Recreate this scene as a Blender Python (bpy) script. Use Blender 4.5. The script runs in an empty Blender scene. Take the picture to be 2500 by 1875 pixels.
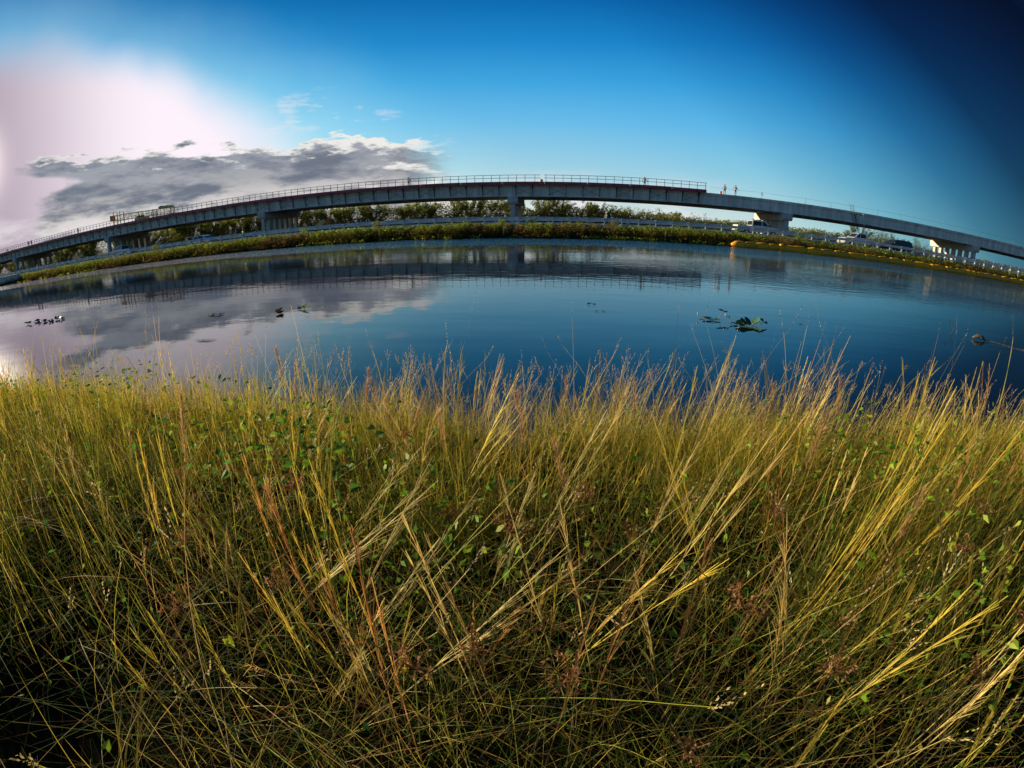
import bpy, math, random
import numpy as np
from mathutils import Vector, Matrix

random.seed(7)
RNG = np.random.default_rng(11)
sc = bpy.context.scene
COL = sc.collection
R = math.radians
EYE = 1.4
SUN_AZ, SUN_EL = R(-68.6), R(11.0)
SUN = Vector((math.sin(SUN_AZ) * math.cos(SUN_EL), math.cos(SUN_AZ) * math.cos(SUN_EL), math.sin(SUN_EL)))

# ------------------------------------------------------------------ materials
def new_mat(name):
    m = bpy.data.materials.new(name)
    m.use_nodes = True
    nt = m.node_tree
    nt.nodes.clear()
    out = nt.nodes.new('ShaderNodeOutputMaterial')
    return m, nt, out

def surf(name, col, rough=.7, metal=0., var=.15, scale=3., bump=0., bscale=20., col2=None, streak=False, spec=.5):
    m, nt, out = new_mat(name)
    N, L = nt.nodes, nt.links
    b = N.new('ShaderNodeBsdfPrincipled')
    b.inputs['Roughness'].default_value = rough
    b.inputs['Metallic'].default_value = metal
    b.inputs['Specular IOR Level'].default_value = spec
    tc = N.new('ShaderNodeTexCoord')
    mp = N.new('ShaderNodeMapping')
    if streak:
        mp.inputs['Scale'].default_value = (1, 1, .15)
    L.new(tc.outputs['Object'], mp.inputs['Vector'])
    nz = N.new('ShaderNodeTexNoise')
    nz.inputs['Scale'].default_value = scale
    nz.inputs['Detail'].default_value = 8
    nz.inputs['Roughness'].default_value = .65
    L.new(mp.outputs[0], nz.inputs['Vector'])
    rp = N.new('ShaderNodeValToRGB')
    c2 = col2 or tuple(min(1, c * (1 + var)) for c in col)
    c1 = tuple(c * (1 - var) for c in col)
    rp.color_ramp.elements[0].position = .35
    rp.color_ramp.elements[0].color = (*c1, 1)
    rp.color_ramp.elements[1].position = .68
    rp.color_ramp.elements[1].color = (*c2, 1)
    L.new(nz.outputs['Fac'], rp.inputs[0])
    L.new(rp.outputs[0], b.inputs['Base Color'])
    if bump:
        n2 = N.new('ShaderNodeTexNoise')
        n2.inputs['Scale'].default_value = bscale
        n2.inputs['Detail'].default_value = 5
        L.new(tc.outputs['Object'], n2.inputs['Vector'])
        bp = N.new('ShaderNodeBump')
        bp.inputs['Strength'].default_value = bump
        bp.inputs['Distance'].default_value = .05
        L.new(n2.outputs['Fac'], bp.inputs['Height'])
        L.new(bp.outputs[0], b.inputs['Normal'])
    L.new(b.outputs[0], out.inputs[0])
    return m

def leafy(name, trans=.4, rough=.5, gloss=.12, tint=(1, 1, 1)):
    """foliage: its colour sits in the 'Col' attribute"""
    m, nt, out = new_mat(name)
    N, L = nt.nodes, nt.links
    at = N.new('ShaderNodeAttribute')
    at.attribute_name = 'Col'
    mx = N.new('ShaderNodeMix')
    mx.data_type = 'RGBA'
    mx.blend_type = 'MULTIPLY'
    mx.inputs[0].default_value = 1
    L.new(at.outputs['Color'], mx.inputs[6])
    mx.inputs[7].default_value = (*tint, 1)
    d = N.new('ShaderNodeBsdfDiffuse')
    t = N.new('ShaderNodeBsdfTranslucent')
    g = N.new('ShaderNodeBsdfGlossy')
    g.inputs['Roughness'].default_value = rough
    g.inputs['Color'].default_value = (.8, .8, .75, 1)
    L.new(mx.outputs[2], d.inputs['Color'])
    L.new(mx.outputs[2], t.inputs['Color'])
    a = N.new('ShaderNodeMixShader')
    a.inputs[0].default_value = trans
    L.new(d.outputs[0], a.inputs[1])
    L.new(t.outputs[0], a.inputs[2])
    b = N.new('ShaderNodeMixShader')
    b.inputs[0].default_value = gloss
    L.new(a.outputs[0], b.inputs[1])
    L.new(g.outputs[0], b.inputs[2])
    L.new(b.outputs[0], out.inputs[0])
    return m

M = dict(
    concrete=surf('concrete', (.52, .51, .49), .85, var=.16, scale=.8, bump=.3, bscale=6, streak=True),
    girder=surf('girder_concrete', (.66, .68, .67), .85, var=.28, scale=.9, bump=.2, bscale=5, streak=True),
    red=surf('red_formwork', (.42, .07, .11), .6, var=.35, scale=1.5),
    steel=surf('dark_steel', (.05, .045, .045), .5, .3, var=.4, scale=6),
    rail=surf('rail_steel', (.05, .045, .05), .75, 0., var=.3, scale=6),
    galv=surf('galvanised', (.66, .70, .74), .5, .2, var=.15, scale=2),
    galvdark=surf('dark_metal', (.10, .10, .11), .7, .1, var=.3, scale=4),
    asphalt=surf('asphalt', (.055, .055, .058), .9, var=.2, scale=3, bump=.3, bscale=60),
    paint_w=surf('road_paint_white', (.7, .7, .68), .7, var=.12, scale=6),
    paint_y=surf('road_paint_yellow', (.65, .42, .05), .7, var=.12, scale=6),
    white=surf('white_car_paint', (.5, .51, .53), .25, var=.04, scale=2),
    black=surf('black_car_paint', (.02, .022, .028), .2, var=.2, scale=2),
    glass=surf('car_glass', (.015, .02, .025), .08, var=.1, scale=2, spec=.9),
    tyre=surf('tyre', (.02, .02, .02), .85, var=.2, scale=8),
    rim=surf('rim', (.4, .4, .42), .35, .7, var=.1, scale=4),
    lamp=surf('lamp_lens', (.6, .6, .62), .1, var=.05, scale=4),
    redlamp=surf('tail_lens', (.4, .02, .02), .2, var=.05, scale=4),
    boom=surf('boom_fabric', (1.0, .40, .008), .55, var=.18, scale=5, bump=.6, bscale=9),
    orange=surf('orange_plastic', (.75, .09, .03), .5, var=.1, scale=4),
    yellowp=surf('yellow_plastic', (.7, .42, .12), .5, var=.1, scale=4),
    machine=surf('machine_yellow', (.36, .31, .10), .55, var=.25, scale=3),
    rust=surf('rust_orange', (.35, .12, .03), .75, var=.4, scale=4),
    vest_o=surf('vest_orange', (.9, .30, .10), .7, var=.12, scale=8),
    vest_y=surf('vest_lime', (.62, .72, .10), .7, var=.12, scale=8),
    stripe=surf('reflective_stripe', (.75, .78, .66), .35, var=.05, scale=8),
    helmet=surf('hard_hat_white', (.82, .82, .76), .35, var=.04, scale=5),
    helmet_d=surf('hard_hat_dark', (.06, .07, .10), .4, var=.1, scale=5),
    cloth=surf('work_clothes', (.035, .04, .07), .9, var=.25, scale=10),
    wood=surf('weathered_wood', (.22, .17, .12), .85, var=.3, scale=5, streak=True),
    bark=surf('bark', (.10, .08, .06), .95, var=.35, scale=6, bump=.5, bscale=20),
    leaf=leafy('foliage', .52, .6, .01),
    grass=leafy('grass_blade', .42, .5, .02),
    pad=leafy('lily_leaf', .15, .25, .16),
    feather=surf('white_feather', (.8, .8, .76), .8, var=.05, scale=8),
    beak=surf('bird_leg', (.05, .05, .04), .6, var=.1, scale=8),
)

def ground_mat():
    m, nt, out = new_mat('soil')
    N, L = nt.nodes, nt.links
    b = N.new('ShaderNodeBsdfPrincipled')
    b.inputs['Roughness'].default_value = .95
    b.inputs['Specular IOR Level'].default_value = 0
    tc = N.new('ShaderNodeTexCoord')
    nz = N.new('ShaderNodeTexNoise')
    nz.inputs['Scale'].default_value = 2.5
    nz.inputs['Detail'].default_value = 10
    nz.inputs['Roughness'].default_value = .7
    L.new(tc.outputs['Object'], nz.inputs['Vector'])
    rp = N.new('ShaderNodeValToRGB')
    rp.color_ramp.elements[0].position = .35
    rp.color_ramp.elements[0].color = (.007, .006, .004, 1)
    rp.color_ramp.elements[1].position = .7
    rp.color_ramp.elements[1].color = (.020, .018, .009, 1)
    L.new(nz.outputs['Fac'], rp.inputs[0])
    L.new(rp.outputs[0], b.inputs['Base Color'])
    bp = N.new('ShaderNodeBump')
    bp.inputs['Strength'].default_value = .8
    bp.inputs['Distance'].default_value = .05
    L.new(nz.outputs['Fac'], bp.inputs['Height'])
    L.new(bp.outputs[0], b.inputs['Normal'])
    L.new(b.outputs[0], out.inputs[0])
    return m

def water_mat():
    m, nt, out = new_mat('canal_water')
    N, L = nt.nodes, nt.links
    b = N.new('ShaderNodeBsdfPrincipled')
    b.inputs['Base Color'].default_value = (.004, .014, .036, 1)
    b.inputs['Roughness'].default_value = .015
    b.inputs['IOR'].default_value = 1.33
    tc = N.new('ShaderNodeTexCoord')
    sep = N.new('ShaderNodeSeparateXYZ')
    L.new(tc.outputs['Object'], sep.inputs[0])
    def noise(sx, sy, det, rg=.55, dist=0.):
        mp = N.new('ShaderNodeMapping')
        mp.inputs['Scale'].default_value = (sx, sy, 1)
        mp.inputs['Rotation'].default_value = (0, 0, .12)
        L.new(tc.outputs['Object'], mp.inputs['Vector'])
        n = N.new('ShaderNodeTexNoise')
        n.inputs['Scale'].default_value = 1
        n.inputs['Detail'].default_value = det
        n.inputs['Roughness'].default_value = rg
        n.inputs['Distortion'].default_value = dist
        L.new(mp.outputs[0], n.inputs['Vector'])
        return n.outputs['Fac']
    def mth(op, a, bb, clamp=False):
        n = N.new('ShaderNodeMath')
        n.operation = op
        n.use_clamp = clamp
        for i, v in enumerate((a, bb)):
            if isinstance(v, (int, float)):
                n.inputs[i].default_value = v
            else:
                L.new(v, n.inputs[i])
        return n.outputs[0]
    def ramp(v, lo, hi):
        n = N.new('ShaderNodeMapRange')
        n.interpolation_type = 'SMOOTHSTEP'
        L.new(v, n.inputs['Value'])
        n.inputs['From Min'].default_value = lo
        n.inputs['From Max'].default_value = hi
        return n.outputs[0]
    ripple = noise(1.6, 3.2, 4)             # decimetre ripples
    swell = noise(.25, .7, 2)
    patch = noise(.06, .10, 3)              # where the breeze touches the water
    Y, X = sep.outputs['Y'], sep.outputs['X']
    edge = mth('ADD', Y, mth('MULTIPLY', patch, 8))
    far = ramp(edge, 31, 37)                # wind-ruffled strip under the far bank
    mid = mth('MULTIPLY', ramp(Y, 9, 20), ramp(X, -2, 16))
    amp = mth('ADD', mth('ADD', .05, mth('MULTIPLY', mth('MULTIPLY', mid, ramp(patch, .3, .65)), .4)), mth('MULTIPLY', far, 1.5))
    calm = ramp(Y, 3, 14)
    amp = mth('MULTIPLY', amp, mth('ADD', .25, mth('MULTIPLY', calm, .75)))
    h = mth('ADD', mth('MULTIPLY', mth('MULTIPLY', ripple, amp), .05), mth('MULTIPLY', swell, .006))
    bp = N.new('ShaderNodeBump')
    bp.inputs['Strength'].default_value = 1
    bp.inputs['Distance'].default_value = 1
    L.new(h, bp.inputs['Height'])
    L.new(bp.outputs[0], b.inputs['Normal'])
    L.new(b.outputs[0], out.inputs[0])
    return m

# ------------------------------------------------------------------ object helpers
def tag(o, label=None, cat=None, group=None, kind=None):
    if label: o['label'] = label
    if cat: o['category'] = cat
    if group: o['group'] = group
    if kind: o['kind'] = kind
    return o

def empty(name, loc=(0, 0, 0), rz=0.):
    o = bpy.data.objects.new(name, None)
    COL.objects.link(o)
    o.location = loc
    o.rotation_euler = (0, 0, rz)
    o.empty_display_size = .2
    return o

def link(name, me, mat, parent=None, smooth=False):
    mats = mat if isinstance(mat, (list, tuple)) else [mat]
    for x in mats:
        me.materials.append(x)
    if smooth:
        me.polygons.foreach_set('use_smooth', [True] * len(me.polygons))
    o = bpy.data.objects.new(name, me)
    COL.objects.link(o)
    if parent: o.parent = parent
    return o

def copy_tree(o, parent=None):
    c = o.copy()
    COL.objects.link(c)
    c.parent = parent
    for ch in list(o.children):
        copy_tree(ch, c)
    return c

class MB:
    def __init__(s):
        s.v, s.f = [], []
    def add(s, vs, fs):
        n = len(s.v)
        s.v += [tuple(p) for p in vs]
        s.f += [tuple(i + n for i in f) for f in fs]
        return s
    def box(s, x0, x1, y0, y1, z0, z1, dz=0.):
        """dz lifts the x1 end (for sloping members)"""
        v = [(x, y, z + (dz if x == x1 else 0)) for x in (x0, x1) for y in (y0, y1) for z in (z0, z1)]
        return s.add(v, [(0, 1, 3, 2), (4, 6, 7, 5), (0, 4, 5, 1), (2, 3, 7, 6), (0, 2, 6, 4), (1, 5, 7, 3)])
    def tube(s, pts, rad, n=6, cap=True):
        pts = [Vector(p) for p in pts]
        rads = rad if isinstance(rad, (list, tuple)) else [rad] * len(pts)
        rings = []
        d0 = (pts[1] - pts[0]).normalized()
        ref = Vector((0, 0, 1)) if abs(d0.z) < .9 else Vector((1, 0, 0))
        for i, p in enumerate(pts):
            d = (pts[min(i + 1, len(pts) - 1)] - pts[max(i - 1, 0)]).normalized()
            a = d.cross(ref)
            if a.length < 1e-4: a = d.cross(Vector((0, 1, 0)))
            a.normalize()
            b = d.cross(a)
            rings.append([p + (a * math.cos(2 * math.pi * k / n) + b * math.sin(2 * math.pi * k / n)) * rads[i] for k in range(n)])
        v = [q for r in rings for q in r]
        f = []
        for i in range(len(rings) - 1):
            for k in range(n):
                f.append((i * n + k, i * n + (k + 1) % n, (i + 1) * n + (k + 1) % n, (i + 1) * n + k))
        if cap:
            f.append(tuple(range(n - 1, -1, -1)))
            f.append(tuple((len(rings) - 1) * n + k for k in range(n)))
        return s.add(v, f)
    def prism(s, poly, y0, y1, inset=None):
        """poly in (x,z), extruded along y; inset=(x,z)->dy shrink"""
        n = len(poly)
        g = inset or (lambda x, z: 0)
        v = [(x, y0 + g(x, z), z) for x, z in poly] + [(x, y1 - g(x, z), z) for x, z in poly]
        f = [tuple(range(n)), tuple(range(2 * n - 1, n - 1, -1))]
        for k in range(n):
            f.append((k, n + k, n + (k + 1) % n, (k + 1) % n))
        return s.add(v, f)
    def loft(s, rings, closed=True, caps=True):
        n = len(rings[0])
        v = [q for r in rings for q in r]
        f = []
        for i in range(len(rings) - 1):
            for k in range(n if closed else n - 1):
                f.append((i * n + k, i * n + (k + 1) % n, (i + 1) * n + (k + 1) % n, (i + 1) * n + k))
        if caps and closed:
            f.append(tuple(range(n - 1, -1, -1)))
            f.append(tuple((len(rings) - 1) * n + k for k in range(n)))
        return s.add(v, f)
    def build(s, name, mat, parent=None, smooth=False):
        me = bpy.data.meshes.new(name)
        me.from_pydata(s.v, [], s.f)
        me.validate()
        import bmesh
        bm = bmesh.new()
        bm.from_mesh(me)
        bmesh.ops.recalc_face_normals(bm, faces=bm.faces)
        bm.to_mesh(me)
        bm.free()
        return link(name, me, mat, parent, smooth)

def quad_mesh(name, verts, quads, cols, mat, parent=None):
    """verts (V,3), quads (F,4), cols (V,3) -> object, fast"""
    me = bpy.data.meshes.new(name)
    V, F = len(verts), len(quads)
    me.vertices.add(V)
    me.vertices.foreach_set('co', np.ascontiguousarray(verts, dtype=np.float32).ravel())
    me.loops.add(F * 4)
    me.loops.foreach_set('vertex_index', np.ascontiguousarray(quads, dtype=np.int32).ravel())
    me.polygons.add(F)
    me.polygons.foreach_set('loop_start', np.arange(0, F * 4, 4, dtype=np.int32))
    me.update(calc_edges=True)
    a = me.color_attributes.new('Col', 'FLOAT_COLOR', 'POINT')
    c = np.ones((V, 4), dtype=np.float32)
    c[:, :3] = cols
    a.data.foreach_set('color', c.ravel())
    return link(name, me, mat, parent)

class Blades:
    """collects grass strips"""
    def __init__(s):
        s.V, s.Q, s.C, s.n = [], [], [], 0
    def add(s, base, h, lean, curve, az, width, col, col_tip=None, segs=4, taper=1.0, wid_az=None):
        N = len(base)
        t = np.linspace(0, 1, segs + 1)[None, :, None]
        d = np.stack([np.cos(az), np.sin(az), np.zeros(N)], 1)[:, None, :]
        h3 = h[:, None, None]
        horiz = (lean[:, None, None] * t + curve[:, None, None] * t ** 2.2) * h3
        up = (t - .45 * curve[:, None, None] * t ** 2.4) * h3
        up = up / np.sqrt(1 + lean[:, None, None] ** 2)
        P = base[:, None, :] + d * horiz + np.array([0, 0, 1.])[None, None, :] * up
        wa = az + np.pi / 2 if wid_az is None else wid_az
        w = np.stack([np.cos(wa), np.sin(wa), np.zeros(N)], 1)[:, None, :]
        wt = width[:, None, None] * .5 * (1 - taper * t ** 1.5 * .92)
        A, B = P - w * wt, P + w * wt
        vv = np.stack([A, B], 2).reshape(-1, 3)
        k = np.arange(segs)
        q1 = np.stack([2 * k, 2 * k + 1, 2 * k + 3, 2 * k + 2], 1)
        q = (q1[None] + (np.arange(N) * 2 * (segs + 1))[:, None, None]).reshape(-1, 4) + s.n
        c0 = col[:, None, :]
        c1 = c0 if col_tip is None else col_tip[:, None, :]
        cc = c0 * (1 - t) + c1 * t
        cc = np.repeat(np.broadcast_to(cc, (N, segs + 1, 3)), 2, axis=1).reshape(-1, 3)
        s.V.append(vv); s.Q.append(q); s.C.append(cc)
        s.n += len(vv)
        return P[:, -1]
    def quads(s, verts4, col):
        N = len(verts4)
        s.V.append(verts4.reshape(-1, 3))
        s.Q.append(np.arange(N * 4).reshape(N, 4) + s.n)
        s.C.append(np.repeat(col, 4, axis=0))
        s.n += N * 4
    def leaves(s, pos, size, col, flat=.5, ratio=.6):
        N = len(pos)
        a = RNG.normal(size=(N, 3)); a[:, 2] *= flat
        a /= np.linalg.norm(a, axis=1)[:, None]
        b = np.cross(a, RNG.normal(size=(N, 3)))
        b /= np.linalg.norm(b, axis=1)[:, None] + 1e-9
        a = a * size[:, None]; b = b * size[:, None] * ratio
        s.quads(np.stack([pos - a * .5, pos + b * .5, pos + a * .5, pos - b * .5], 1), col)
    def build(s, name, mat, parent=None):
        return quad_mesh(name, np.concatenate(s.V), np.concatenate(s.Q), np.clip(np.concatenate(s.C), 0, 1), mat, parent)

def U(a, b, n): return RNG.uniform(a, b, n)
def pal(colors, weights, n, jit=.18):
    c = np.array(colors)
    i = RNG.choice(len(c), n, p=np.array(weights) / sum(weights))
    return c[i] * (1 + U(-jit, jit, n)[:, None]) * (1 + U(-.06, .06, (n, 3)))

# ------------------------------------------------------------------ terrain
SHX = [-400, -160, -106, -54, -39, -26, -12, 0, 14, 22, 36, 45, 62, 90, 160, 400]
SHY = [47, 47, 46, 43, 42.2, 42.2, 42.8, 43.3, 44.2, 45.2, 47.2, 47.6, 49.0, 49.5, 50, 50]
def shore_far(x): return np.interp(x, SHX, SHY) + .25 * np.sin(np.asarray(x) * .7) + .15 * np.sin(np.asarray(x) * 2.1 + 1)
def shore_near(x):
    x = np.asarray(x, dtype=float)
    return np.interp(x, [-30, -8, -5, -3, -1.9, -1.2, -.7, -.3, .3, 1.2, 2.4, 4, 8, 30], [4.0, 3.1, 3.1, 3.0, 2.92, 2.84, 2.88, 2.72, 2.92, 2.98, 2.86, 2.88, 3.1, 4.0]) + .05 * np.sin(x * 5) + .04 * np.sin(x * 11 + 2)
def ground_z(x, y):
    x = np.asarray(x, dtype=float); y = np.asarray(y, dtype=float)
    d = shore_near(x) - y
    z = np.where(d > 0, .26 * (1 - np.exp(-d / .9)) + .03 * np.sin(x * 2.3 + 1) * np.sin(y * 3.1) * np.clip(d, 0, 1), np.maximum(d * .6, -1.0))
    far = y - shore_far(x)
    zf = np.where(far > 0, np.minimum(.22 * far, 1.05) if True else 0, np.maximum(far * .5, -1.0))
    return np.where(y > 22, zf, z)

xs = np.unique(np.concatenate([np.linspace(-3000, -250, 10), np.linspace(-250, -20, 116), np.linspace(-20, 20, 161), np.linspace(20, 250, 116), np.linspace(250, 3000, 10)]))
ys = np.unique(np.concatenate([np.linspace(-3000, -30, 8), np.linspace(-30, 0, 31), np.linspace(0, 6, 61), np.linspace(6, 38, 9), np.linspace(38, 60, 67), np.linspace(60, 130, 8), np.linspace(130, 3000, 8)]))
GX, GY = np.meshgrid(xs, ys, indexing='ij')
GZ = ground_z(GX, GY)
V = np.stack([GX, GY, GZ], -1).reshape(-1, 3)
ni, nj = len(xs), len(ys)
I, J = np.meshgrid(np.arange(ni - 1), np.arange(nj - 1), indexing='ij')
Q = np.stack([I * nj + J, (I + 1) * nj + J, (I + 1) * nj + J + 1, I * nj + J + 1], -1).reshape(-1, 4)
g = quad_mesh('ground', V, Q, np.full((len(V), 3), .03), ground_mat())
tag(g, kind='structure')
w = MB().add([(-900, -1, 0), (900, -1, 0), (900, 60, 0), (-900, 60, 0)], [(0, 1, 2, 3)]).build('water', water_mat())
tag(w, kind='structure')
ROADZ = 1.10
rd = MB().add([(-900, 53.9, ROADZ), (900, 53.9, ROADZ), (900, 63.5, ROADZ), (-900, 63.5, ROADZ)], [(0, 1, 2, 3)]).build('road', M['asphalt'])
tag(rd, kind='structure')
mk = MB()
for y in (54.5, 62.6):
    mk.add([(-900, y, ROADZ + .004), (900, y, ROADZ + .004), (900, y + .15, ROADZ + .004), (-900, y + .15, ROADZ + .004)], [(0, 1, 2, 3)])
tag(mk.build('road_edge_line', M['paint_w']), kind='structure')
mk = MB()
for k in range(-40, 40):
    x = k * 9.1
    mk.add([(x, 58.5, ROADZ + .004), (x + 3, 58.5, ROADZ + .004), (x + 3, 58.65, ROADZ + .004), (x, 58.65, ROADZ + .004)], [(0, 1, 2, 3)])
tag(mk.build('road_centre_line', M['paint_y']), kind='structure')

# ------------------------------------------------------------------ bridge
BX = [-420, -230, -170, -120, -91, -64, -40, -20, 0, 18, 30, 41, 57, 76, 105, 140, 200, 420]
BZ = [5.2, 6.1, 6.35, 6.45, 6.4, 6.25, 6.12, 6.03, 5.95, 5.82, 5.74, 5.64, 5.5, 5.3, 5.05, 4.6, 3.9, 2.2]
def B(x):
    return float(np.mean(np.interp(np.array([x - 8, x - 4, x, x + 4, x + 8]), BX, BZ)))
FY = 84.0
PIERS = [-211, -160.5, -110.2, -59.9, -9.1, 40.7, 88.0, 137, 187]
bridge = tag(empty('road_bridge', (0, 91, 0)), 'long grey concrete road bridge under construction crossing behind the canal road', 'bridge')
def ribbon(section, x0, x1, step=4.0):
    """section: list of (y, z offset above girder bottom)"""
    n = max(1, int((x1 - x0) / step))
    X = [x0 + (x1 - x0) * i / n for i in range(n + 1)]
    return MB().loft([[(x, y - 91, B(x) + z) for y, z in section] for x in X])
ispan = [(0, 0), (.9, 0), (.9, .18), (.58, .34), (.58, 1.5), (.95, 1.72), (.95, 1.86), (-.05, 1.86), (-.05, 1.72), (.12, 1.5), (.12, .32), (0, .18)]
ends = [-300] + PIERS + [300]
for i in range(len(ends) - 1):
    ribbon([(FY + .1 + y, z) for y, z in ispan], ends[i] + .03, ends[i + 1] - .03).build('girder', M['girder'], bridge)
for k in range(1, 7):
    ribbon([(FY + .1 + k * 2.05 + y, z) for y, z in ispan], -300, 300).build('girder', M['girder'], bridge)
ribbon([(FY, 1.865), (FY + 13.6, 1.865), (FY + 13.6, 2.12), (FY, 2.12)], -300, 300).build('deck', M['girder'], bridge)
for px in PIERS:
    zb = B(px)
    cap = MB()
    # cap beam with chamfered ends
    prof = [(FY - .5, zb - .95), (FY - .2, zb - 1.35), (FY + 13.7, zb - 1.35), (FY + 14.1, zb - .95), (FY + 14.1, zb - .02), (FY - .5, zb - .02)]
    cap.loft([[(px - .9, y - 91, z) for y, z in prof], [(px + .9, y - 91, z) for y, z in prof]])
    c = cap.build('pier_cap', M['concrete'], bridge)
    for k in range(7):
        y = FY + .35 + k * 2.1 - 91
        MB().box(px - .38, px + .38, y - .38, y + .38, .6, zb - 1.34).build('column', M['concrete'], c)
    for k in range(7):
        y = FY + .55 + k * 2.05 - 91
        MB().box(px - .7, px + .7, y - .2, y + .25, zb - .02, zb + .01).build('bearing_pad', M['steel'], c)

# --- edge formwork with walkway, brackets and handrail, hung on the near edge
WX0, WX1 = -186.0, 24.6
form = tag(empty('formwork_walkway', (0, 83.3, 0)), 'dark red edge formwork with brackets and handrail hung along the bridge edge', 'formwork')
def rib(section, x0, x1, name, mat, parent, step=4.0, oy=83.3):
    n = max(1, int((x1 - x0) / step))
    X = [x0 + (x1 - x0) * i / n for i in range(n + 1)]
    return MB().loft([[(x, y - oy, B(x) + z) for y, z in section] for x in X]).build(name, mat, parent)
x = WX0
k = 0
while x < WX1 - .5:
    x2 = min(x + 7.3, WX1)
    dz = random.uniform(-.015, .015)
    rib([(82.9, 2.0 + dz), (82.98, 2.0 + dz), (82.98, 2.56 + dz), (82.9, 2.56 + dz)], x + .02, x2 - .02, 'form_panel', M['red'], form)
    x = x2
rib([(82.985, 2.14), (84.3, 2.14), (84.3, 2.2), (82.985, 2.2)], WX0, WX1, 'walkway_board', M['wood'], form)
rib([(83.0, 2.02), (83.12, 2.02), (83.12, 2.13), (83.0, 2.13)], WX0, WX1, 'ledger', M['steel'], form)
bx = WX1 - 1.2
bcount = 0
braces = []
while bx > WX0 + 1:
    z = B(bx)
    m = MB()
    m.box(bx - .05, bx + .05, .52, .66, z + .1, z + 2.0)
    m.box(bx - .05, bx + .05, -.35, .52, z + 1.9, z + 2.0)
    m.tube([(bx, -.30, z + 1.9), (bx, .58, z + .15)], .05, 5)
    m.tube([(bx, .05, z + 1.9), (bx, .56, z + 1.1)], .035, 5)
    m.build('bracket', M['steel'], form)
    if bcount % 2 == 0 and bx - 2.9 > WX0:
        z2 = B(bx - 2.9)
        m = MB()
        m.tube([(bx, .5, z + .35), (bx - 2.9, .5, z2 + 1.6)], .022, 4)
        m.tube([(bx, .47, z + 1.6), (bx - 2.9, .47, z2 + .35)], .022, 4)
        m.build('cross_brace', M['steel'], form)
    bx -= 2.906
    bcount += 1
posts = []
px = WX1 - .25
i = 0
while px > WX0 + .2:
    posts.append(px)
    px -= 1.453 if i not in (19, 20) else (1.9 if i == 19 else 1.7)
    i += 1
posts.sort(key=lambda q: abs(q - 8))
far_posts = MB()
for i, px in enumerate(posts):
    z = B(px)
    m = far_posts if i >= 99 else MB()
    m.box(px - .035, px + .035, -.40, -.33, z + 2.1, z + 3.70)
    if i < 99: m.build('rail_post', M['rail'], form)
o = far_posts.build('rail_post', M['rail'], form)
o['kind'] = 'stuff'
for a, b_ in ((WX0, -4.2), (-3.6, WX1)):
    for h in (3.70, 3.17):
        rib([(82.895, h - .035), (82.965, h - .035), (82.965, h + .035), (82.895, h + .035)], a, b_, 'hand_rail', M['rail'], form)

# --- stanchions with a safety line on the bare deck edge
sl = tag(empty('safety_line', (0, FY + .25, 0)), 'thin steel stanchions with a slack safety line on the bare bridge edge', 'safety line')
SP = [35.5, 44.4, 49.8, 54.95, 60.6, 66.5, 71.8, 77.1, 82.3, 86.2, 90.5, 95.4, 100.3, 105.5, 111, 117]
for px in SP:
    z = B(px) + 2.12
    lean = random.uniform(-.05, .05)
    MB().tube([(px, 0, z), (px + lean, 0, z + 1.12)], .03, 5).build('stanchion', M['galvdark'], sl)
rp = MB()
allp = [25.5] + SP
for a, b_ in zip(allp[:-1], allp[1:]):
    pts = []
    for t in np.linspace(0, 1, 7):
        xx = a + (b_ - a) * t
        zz = (B(a) * (1 - t) + B(b_) * t) + 2.12 + 1.08 - .10 * math.sin(math.pi * t)
        pts.append((xx, 0, zz))
    rp.tube(pts, .012, 4)
rp.build('rope', M['galvdark'], sl)
for k in range(46):
    xx = 26 + k * 1.9 + random.uniform(-.6, .6)
    z = B(xx) + 2.1
    h = random.uniform(.15, .5)
    MB().tube([(xx, FY + .9 - 91, z), (xx - random.uniform(0, .25), FY + .9 - 91, z + h)], .016, 4).build('rebar', M['rust'], bridge)
# coil hung on the first stanchion
co = MB()
z = B(35.5) + 2.9
co.tube([(35.5 + .17 * math.cos(a), 0, z + .24 * math.sin(a)) for a in np.linspace(0, 2 * math.pi, 15)], .03, 5)
coo = co.build('cable_coil', M['galvdark']); coo.location = (0, FY + .2, 0)
tag(coo, 'dark cable coil hung on the first stanchion right of the workers', 'cable')

# --- buckets on the deck
def bucket(x, y, z, mat, label, r=.19, h=.42):
    m = MB()
    m.tube([(0, 0, 0), (0, 0, h * .97), (0, 0, h)], [r * .82, r, r * 1.06], 14)
    o = empty('bucket', (x, y, z)); tag(o, label, 'bucket')
    m.build('bucket_body', mat, o)
    MB().tube([(r * math.cos(a), .02, h * .95 + .12 * abs(math.sin(a))) for a in np.linspace(0, math.pi, 9)], .008, 4).build('handle', M['steel'], o)
bucket(27.7, FY + .5, B(27.7) + 2.12, M['orange'], 'red orange bucket on the bridge deck beside the two workers', .22, .5)
bucket(-4.1, 83.5, B(-4.1) + 2.2, M['yellowp'], 'tan yellow bucket behind the gap in the walkway handrail', .3, .78)

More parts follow.
